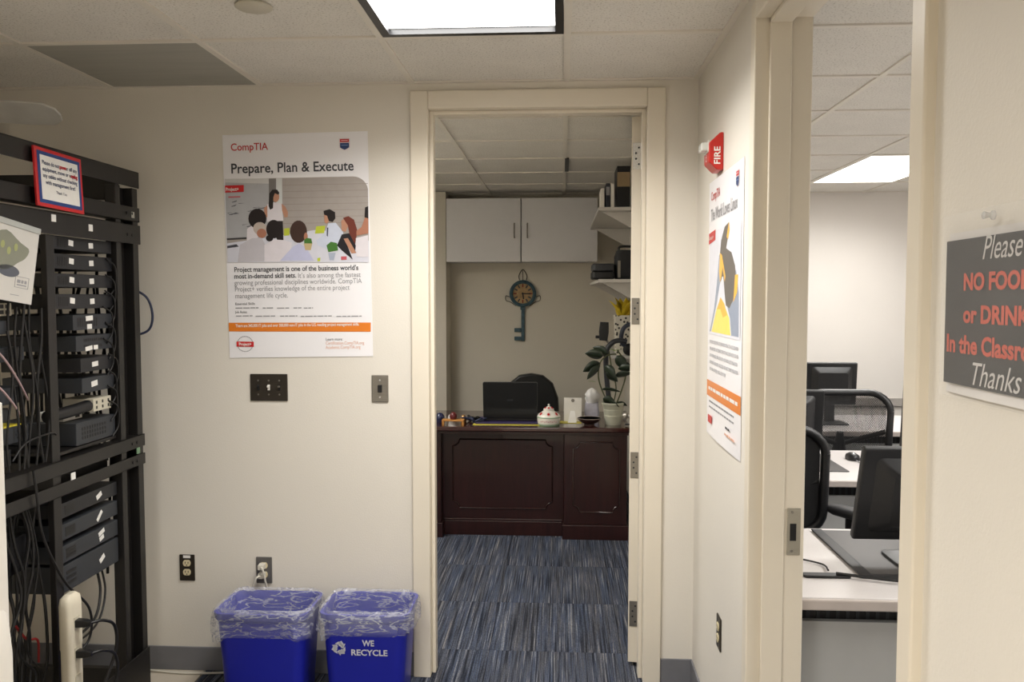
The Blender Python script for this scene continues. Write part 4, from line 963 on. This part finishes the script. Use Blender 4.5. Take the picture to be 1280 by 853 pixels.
# wooden tray with small items, cable clutter
t = thing('wooden_tray', 'small golden wooden stand at the left of the desk', 'tray', (-.735, 5.63, DT))
GW = mat('golden_wood', (184, 128, 62), .4, var=.2)
MB().box(-.075, .075, -.03, .03, .024, .034).build('tray_top', GW, t, bevel=.002)
for s in (-1, 1): MB().box(s * .068 - .007, s * .068 + .007, -.028, .028, 0, .024).build('foot', GW, t)
for nm, lb, m, x, y, z, sx, sz in (('glass_paperweight', 'dark blue rounded paperweight beside the wooden stand', mat('blue_glass', (40, 44, 72), .15), -.84, 5.72, DT, .035, .035), ('red_tin', 'dark red little tin on the wooden stand', mat('dark_red', (90, 22, 24), .35), -.735, 5.63, DT + .034, .026, .026),
                         ('brass_knob', 'small brass knob behind the wooden stand', mat('brass', (170, 130, 80), .3, .7), -.68, 5.76, DT, .022, .025), ('white_clip', 'crumpled white clip behind the wooden stand', WHT, -.76, 5.78, DT, .032, .028)):
    tag(MB().lathe([(.001, 0), (sx * .8, 0), (sx, sz * .7), (sx * .95, sz * 1.2), (sx * .5, sz * 1.8), (.001, sz * 1.9)], (x, y, z), 16).build(nm, m, smooth=50), lb, 'ornament')
for k in range(5):
    r2 = random.Random(40 + k); x = -.66 + k * .018; pts = [(x + r2.uniform(-.03, .09), 5.66 + r2.uniform(0, .16), DT + .006 + (.03 if i % 2 else 0)) for i in range(5)]
    o = cable('dark cable coiled on the desk between wooden stand and laptop', pts, .006, CBLE if k % 2 else MATS['navy_cable'], 'coiled cables on the desk')
cable('dark cable hanging down the right end of the desk', [(.43, 5.62, DT + .012), (.47, 5.6, DT + .006), (.485, 5.6, .7), (.478, 5.6, .5), (.487, 5.6, .3), (.48, 5.62, .02)], .005)

# wall cabinets in the niche
CABW = mat('cabinet_white', (222, 220, 221), .4, var=.01)
for x0, x1, hx, lb in ((-.98, -.347, -.40, 'left white wall cabinet with a curved handle above the clock'), (-.341, .30, -.29, 'right white wall cabinet with a curved handle beside the shelves')):
    t = thing('wall_cabinet', lb, 'cabinet', (x0, 7.08, 1.93), group='white wall cabinets')
    MB().box(0, x1 - x0, .02, .318, 0, .53).build('carcass', CABW, t, bevel=.002)
    d = MB().box(.002, x1 - x0 - .002, -.0, .019, -.002, .532).build('door', CABW, t, bevel=.002)
    MB().tube([(hx - x0, 0, .2), (hx - x0, -.025, .21), (hx - x0, -.032, .26), (hx - x0, -.025, .31), (hx - x0, 0, .32)], .006, 8, 5).build('handle', STEEL, d, smooth=60)
# key clock
t = thing('key_clock', 'blue key shaped wall clock with a brown paper dial below the cabinets', 'clock', (-.342, 7.4, 1.66))
KB = mat('weathered_blue', (62, 88, 98), .6, var=.35, scale=35)
def ringm(r0, r1, y0, y1, n=36):
    b = MB(); b.loft([[(r * math.cos(2 * PI * i / n), y, r * math.sin(2 * PI * i / n)) for i in range(n)] for r, y in ((r1, y1), (r1, y0), ((r0 + r1) / 2, y0 - .008), (r0, y0), (r0, y1))], False, False); return b
ringm(.088, .118, -.035, -.002).build('case_ring', KB, t, smooth=40)
dl = MB().loft([[(.092 * math.cos(2 * PI * i / 36), y, .092 * math.sin(2 * PI * i / 36)) for i in range(36)] for y in (-.02, -.004)]).build('dial', mat('aged_dial', (170, 140, 96), .6, var=.25, scale=25), t)
for k in range(12):
    a = PI / 6 * k
    o = MB().box(-.006, .006, -.0015, 0, .055, .084).build('hour_mark', DARKT if k % 3 else mat('mark_red', (130, 54, 40), .5), dl); o.rotation_euler = (0, a, 0); o.location = (0, -.0202, 0)
for L_, a, wd in ((.05, math.radians(172), .006), (.07, math.radians(92), .005)):
    o = MB().box(-wd, wd, -.002, 0, -.01, L_).build('hand', BLKP, t); o.rotation_euler = (0, a, 0); o.location = (0, -.024, 0)
MB().box(-.022, .022, -.03, -.004, -.145, -.116).build('collar', KB, t, bevel=.005)
MB().box(-.014, .016, -.026, -.006, -.42, -.144).build('key_shaft', KB, t, bevel=.005)
for z in (-.34, -.415): MB().box(-.075, -.013, -.024, -.008, z, z + .035).build('key_bit', KB, t, bevel=.004)
WIRE = mat('wire_iron', (70, 66, 60), .5)
MB().tube([(-.03, -.012, .118), (-.035, -.012, .16), (0, -.012, .21), (.035, -.012, .16), (.03, -.012, .118)], .004, 6, 6).build('crown_wire', WIRE, t, smooth=60)
MB().tube([(0, -.012, .118), (0, -.012, .2)], .003, 6).build('crown_wire', WIRE, t)
for s in (-1, 1):
    MB().tube([(s * .115, -.012, -.03), (s * .15, -.012, -.02), (s * .15, -.012, -.06), (s * .11, -.012, -.075), (s * .06, -.012, -.11)], .003, 6, 6).build('scroll_wire', WIRE, t, smooth=60)

# shelves on the right office wall
SHW = mat('shelf_white', (206, 202, 196), .45, var=.01)
for z, x0, y0, lb in ((2.19, .235, 5.45, 'upper white wall shelf holding books in the office'), (1.725, .235, 5.40, 'middle white wall shelf holding black cases in the office'), (1.185, .365, 6.05, 'lower cream wall shelf holding the speckled planter')):
    t = thing('wall_shelf', lb, 'shelf', (.55, y0, z), group='office wall shelves')
    MB().box(x0 - .55, .0055, 0, 7.39 - y0 if z < 1.5 else 1.6, 0, .022).build('board', SHW, t, bevel=.002)
    for yy in ((.1, 1.45) if z > 1.5 else (.2, 1.0)):
        MB().prism([(.005, yy, -.001), (x0 - .55 + .03, yy, -.001), (.005, yy, -.16 if z > 1.5 else -.1)], (0, .02, 0)).build('bracket', SHW, t)
Zs = 2.213
def book(name, lb, x0, x1, h, m, y=5.48, d=.2, band=None, cat='book'):
    t = thing(name, lb, cat, ((x0 + x1) / 2, y, Zs)); hw = (x1 - x0) / 2
    MB().box(-hw, hw, 0, d, 0, h).build('cover', m, t, bevel=.002)
    MB().box(-hw + .003, hw - .003, .004, d + .001, h, h + .001).build('pages', LBL, t)
    if band: MB().box(-hw + .002, hw - .002, -.001, 0, h * .5, h * .85).build('spine_label', band, t)
    return t
book('book', 'slim white book at the outer end of the upper shelf', .25, .274, .12, WHT)
book('book', 'dark book with pale spine label on the upper shelf', .284, .31, .155, mat('navy_book', (36, 38, 50), .5), band=GREYT)
book('book', 'white book between the dark book and the black binder', .315, .338, .15, WHT)
book('binder', 'tall black binder with tan label on the upper shelf', .355, .44, .265, BLKP, d=.28, band=mat('tan_label', (150, 128, 96), .5), cat='binder')
Zm = 1.748
t = thing('equipment_case', 'two black flat cases stacked on the middle shelf', 'case', (.27, 5.6, Zm))
MB().loft([ring(.065, .13, .02, 0), ring(.075, .14, .025, .01), ring(.075, .14, .025, .045), ring(.065, .13, .02, .052)]).build('lower_case', BLKP, t, smooth=40)
MB().loft([ring(.065, .13, .02, .053), ring(.072, .14, .025, .06), ring(.072, .14, .025, .095), ring(.065, .13, .02, .102)]).build('upper_case', DKG, t, smooth=40)
t = thing('camera_bag', 'black zipped camera bag on the middle shelf', 'bag', (.425, 5.58, Zm))
MB().loft([ring(.068, .1, .03, 0), ring(.075, .11, .03, .03), ring(.075, .11, .03, .15), ring(.062, .095, .03, .19)]).build('body', mat('black_nylon', (28, 29, 32), .7, var=.2), t, smooth=40)
MB().tube([(-.05, 0, .185), (-.04, 0, .215), (.04, 0, .215), (.05, 0, .185)], .008, 8, 5).build('handle', BLKP, t, smooth=60)
MB().box(-.062, -.045, -.113, -.105, .01, .12).build('buckle_strap', STEEL, t)
t = thing('speckled_planter', 'white speckled planter box on the lower office shelf', 'planter', (.456, 6.2, 1.208))
MB().loft([ring(.062, .07, .012, 0), ring(.072, .08, .012, .29), ring(.064, .072, .012, .29), ring(.064, .072, .012, .25)], cap1=True).build('box', SPOT, t, smooth=30)
t = thing('yellow_bouquet', 'yellow paper flowers filling the speckled planter', 'flowers', (.456, 6.2, 1.46))
YEL = mat('yellow_petal', (214, 186, 40), .6, var=.2)
for k in range(16):
    r2 = random.Random(60 + k); leaf(r2.uniform(-.035, .035), r2.uniform(-.04, .04), .02, .16, .06, r2.uniform(0, 6.28), -r2.uniform(.9, 1.4), 0, t, YEL, 'petal')
t = thing('headphones', 'dark blue over ear headphones resting against the speckled planter', 'headphones', (.492, 6.08, 1.208))
MB().tube([(0, -.02, .05), (-.06, -.02, .1), (-.05, -.02, .19), (.0, -.01, .225), (.04, 0, .19)], .016, 10, 6).build('headband', mat('slate_blue', (48, 54, 70), .45), t, smooth=60)
MB().ball((-.005, -.02, .045), .045, .03, .045).build('ear_cup', BLKP, t, smooth=60)

# ------------------------------------------------------------------ classroom
LAM = mat('grey_laminate', (205, 200, 198), .4, var=.03, scale=200)
LAME = mat('laminate_edge', (186, 176, 170), .4)
PAN = mat('grey_panel_board', (176, 176, 174), .55, var=.02)
def cdesk(label, x0, x1, y0, y1):
    t = thing('classroom_desk', label, 'desk', (x0, y0, 0), group='classroom desks'); W_ = x1 - x0; D_ = y1 - y0
    MB().box(0, W_, 0, D_, .712, .74).build('desk_top', LAM, t, bevel=.004)
    MB().box(0, W_, -.012, -.0005, .704, .738).build('front_edge', LAME, t, bevel=.005)
    MB().box(.02, W_ - .02, .09, .13, .62, .70).build('cable_tray', BLKP, t)
    b = MB()
    for i in range(int(W_ / .03)): b.box(.03 + i * .03, .04 + i * .03, .0875, .0895, .635, .69)
    b.build('tray_slots', DKG, t)
    MB().box(.02, W_ - .02, .06, .085, .04, .645).build('modesty_panel', PAN, t, bevel=.002)
    for x in (0, W_ / 2, W_ - .03): MB().box(x, x + .03, .05, D_ - .05, 0, .71).build('side_support', PAN, t, bevel=.002)
    return t
cdesk('nearest classroom desk with a monitor seen from behind', .70, 4.2, 2.5, 3.26)
cdesk('middle classroom desk with a mouse on it', .70, 4.2, 4.14, 4.94)
cdesk('farthest classroom desk in front of the chair rail', .9, 4.4, 5.66, 6.42)
SCR = mat('screen_dark', (10, 11, 13), .12)
def monitor(label, x, y, w_, h_, zb, rz=0., tl=.28, z=.741):
    t = thing('monitor', label, 'monitor', (x, y, z), (0, 0, rz), 'classroom monitors')
    MB().loft([ring(.115, .09, .03, 0), ring(.115, .09, .03, .008), ring(.06, .05, .02, .02)]).build('base', mat('monitor_base', (66, 68, 70), .35), t, smooth=30)
    MB().box(-.035, .035, -.012, .016, .01, zb + h_ * .45).build('neck', BLKP, t, bevel=.006)
    pn = MB().box(-w_ / 2, w_ / 2, -.018, .012, -h_ / 2, h_ / 2).build('panel', BLKP, t, bevel=.008)
    pn.location = (0, -.02, zb + h_ / 2); pn.rotation_euler = (tl, 0, 0)
    MB().loft([[(x_, -.018, z_) for x_, z_ in rrect(w_ * .40, h_ * .40, .02)], [(x_, -.04, z_) for x_, z_ in rrect(w_ * .35, h_ * .34, .02)], [(x_, -.055, z_ ) for x_, z_ in rrect(w_ * .29, h_ * .28, .02)]][::-1]).build('back_housing', mat('monitor_back', (22, 22, 24), .5), pn, smooth=25)
    MB().box(-w_ / 2 + .014, w_ / 2 - .014, .012, .0135, -h_ / 2 + .014, h_ / 2 - .014).build('screen', SCR, pn)
    return t
monitor('large black monitor on the nearest classroom desk', 1.228, 2.87, .47, .345, .06, z=.745)
monitor('black monitor half hidden by the left jamb on the middle desk', 1.125, 4.42, .46, .29, .125, tl=.1)
monitor('small black monitor on the farthest classroom desk', 1.885, 5.98, .35, .30, .135, tl=.08)
monitor('black monitor whose edge shows by the right jamb', 1.965, 4.36, .47, .33, .125, tl=.1)
# desk pad, pads
t = thing('desk_mat', 'dark leather desk mat on the nearest classroom desk', 'desk mat', (1.32, 2.95, .7405))
MB().box(-.36, .36, -.27, .27, 0, .004).build('mat', mat('mat_grey', (66, 63, 62), .4, var=.06), t)
for s in (-1, 1): MB().box(s * .345 - .02, s * .345 + .02, -.27, .27, .004, .009).build('side_rail', BLKP, t, bevel=.003)
MB().box(-.365, .365, -.275, -.245, 0.0042, .008).build('front_rail', BLKP, t, bevel=.003)
tag(MB().box(.95, 1.47, 4.32, 4.80, .7405, .746).build('desk_mat', MATS['mat_grey'], bevel=.002), 'black desk mat on the middle classroom desk', 'desk mat')
t = thing('computer_mouse', 'black and silver mouse on the middle classroom desk', 'mouse', (1.60, 4.66, .7405))
MB().loft([[(x, y, z) for x, y, z in ring(a, b_, c_, z0)] for a, b_, c_, z0 in ((.03, .05, .026, 0), (.032, .053, .028, .012), (.028, .046, .025, .027), (.014, .025, .012, .037))]).build('body', BLKP, t, smooth=60)
MB().ball((.0, -.006, .03), .01, .02, .011).build('wheel_trim', CHROME, t, smooth=60)
cable('thin pale mouse cord on the middle classroom desk', [(1.6, 4.6, .747), (1.61, 4.52, .744), (1.66, 4.47, .744), (1.75, 4.46, .744)], .003, GREYT)
cable('black cable running across the front of the nearest classroom desk', [(.88, 2.69, .752), (.96, 2.66, .752), (1.06, 2.63, .752), (1.13, 2.66, .752), (1.2, 2.72, .755)], .005)
cable('thin black lead from the wall to the grommet on the nearest desk', [(.72, 2.9, .744), (.80, 2.86, .746), (.87, 2.80, .746), (.865, 2.72, .752)], .003)
tag(MB().loft([ring(.075, .018, .012, 0), ring(.075, .018, .012, .008)]).build('cable_adapter', BLKP, bevel=.002), 'flat black adapter strip on the nearest classroom desk', 'adapter')
bpy.data.objects['cable_adapter'].location = (.85, 2.69, .741)

# mesh office chair
def mesh_chair():
    t = thing('office_chair', 'x', 'chair', group='classroom mesh chairs')
    n = 20
    loop = []
    for x, z in rrect(.255, .24, .11, 6): loop.append((x * (1 - .04 * (z < 0)), .02 + .10 * (x / .255) ** 2 * -1, z + .80))
    loop.append(loop[0])
    MB().tube(loop, .021, 10).build('back_frame', BLKP, t, smooth=60)
    b = MB(); m_ = 10
    vs = [((-.235 + .47 * i / m_), .02 - .10 * ((-.235 + .47 * i / m_) / .255) ** 2, .58 + .44 * j / m_) for j in range(m_ + 1) for i in range(m_ + 1)]
    b.add(vs, [(j * (m_ + 1) + i, j * (m_ + 1) + i + 1, (j + 1) * (m_ + 1) + i + 1, (j + 1) * (m_ + 1) + i) for j in range(m_) for i in range(m_)]).build('back_mesh', NET, t)
    sp_ = MB().tube([(0, .02, .40), (0, .075, .5), (0, .075, .66), (0, .06, .78)], [.04, .045, .045, .02], 10, 1).build('spine', BLKP, t, smooth=60)
    for s in (-1, 1): MB().tube([(0, .07, .7), (s * .1, .05, .735), (s * .235, -.05, .80)], .016, 8, 4).build('back_brace', BLKP, sp_, smooth=60)
    MB().loft([ring(.22, .22, .09, .43, cy=-.22), ring(.25, .245, .1, .455, cy=-.22), ring(.25, .245, .1, .48, cy=-.22), ring(.22, .22, .09, .50, cy=-.22)]).build('seat', mat('black_fabric', (26, 26, 28), .85, bump=.3, bscale=300), t, smooth=50)
    for s in (-1, 1):
        a = MB().tube([(s * .2, -.2, .43), (s * .28, -.2, .45), (s * .29, -.19, .56), (s * .29, -.19, .66)], .02, 8, 4).build('arm_support', BLKP, t, smooth=60)
        MB().loft([ring(.03, .10, .03, .66, cx=s * .29, cy=-.2), ring(.042, .125, .04, .672, cx=s * .29, cy=-.2), ring(.042, .125, .04, .69, cx=s * .29, cy=-.2), ring(.03, .11, .03, .70, cx=s * .29, cy=-.2)]).build('arm_pad', mat('arm_grey', (44, 44, 46), .55), a, smooth=60)
    MB().cyl((0, -.2, .1), (0, -.2, .43), .028).build('gas_column', BLK, t, smooth=40)
    for k in range(5):
        a = 2 * PI * k / 5 + .3; lg = MB().tube([(0, -.2, .11), (.16 * math.cos(a), -.2 + .16 * math.sin(a), .1), (.3 * math.cos(a), -.2 + .3 * math.sin(a), .075)], [.03, .022, .016], 8).build('leg', BLKP, t, smooth=40)
        MB().ball((.3 * math.cos(a), -.2 + .3 * math.sin(a), .03), .022, .03, .03).build('caster', BLKP, lg, smooth=60)
    return t
c0 = mesh_chair()
c0.location = (1.76, 5.30, 0); c0['label'] = 'mesh back office chair facing the doorway behind the middle desk'
c1 = copy_tree(c0); c1.location = (.93, 3.74, 0); c1.rotation_euler = (0, 0, math.radians(32)); c1['label'] = 'office chair with a grey arm pad pulled up behind the nearest desk'
c2 = copy_tree(c0); c2.location = (1.80, 6.9, 0); c2.rotation_euler = (0, 0, math.radians(5)); c2['label'] = 'mesh chair behind the farthest desk, mostly hidden by its monitor'

for ch in c1.children:
    if ch.name.startswith('back_mesh'):
        ch.data = ch.data.copy(); ch.data.materials[0] = MATS['black_fabric']
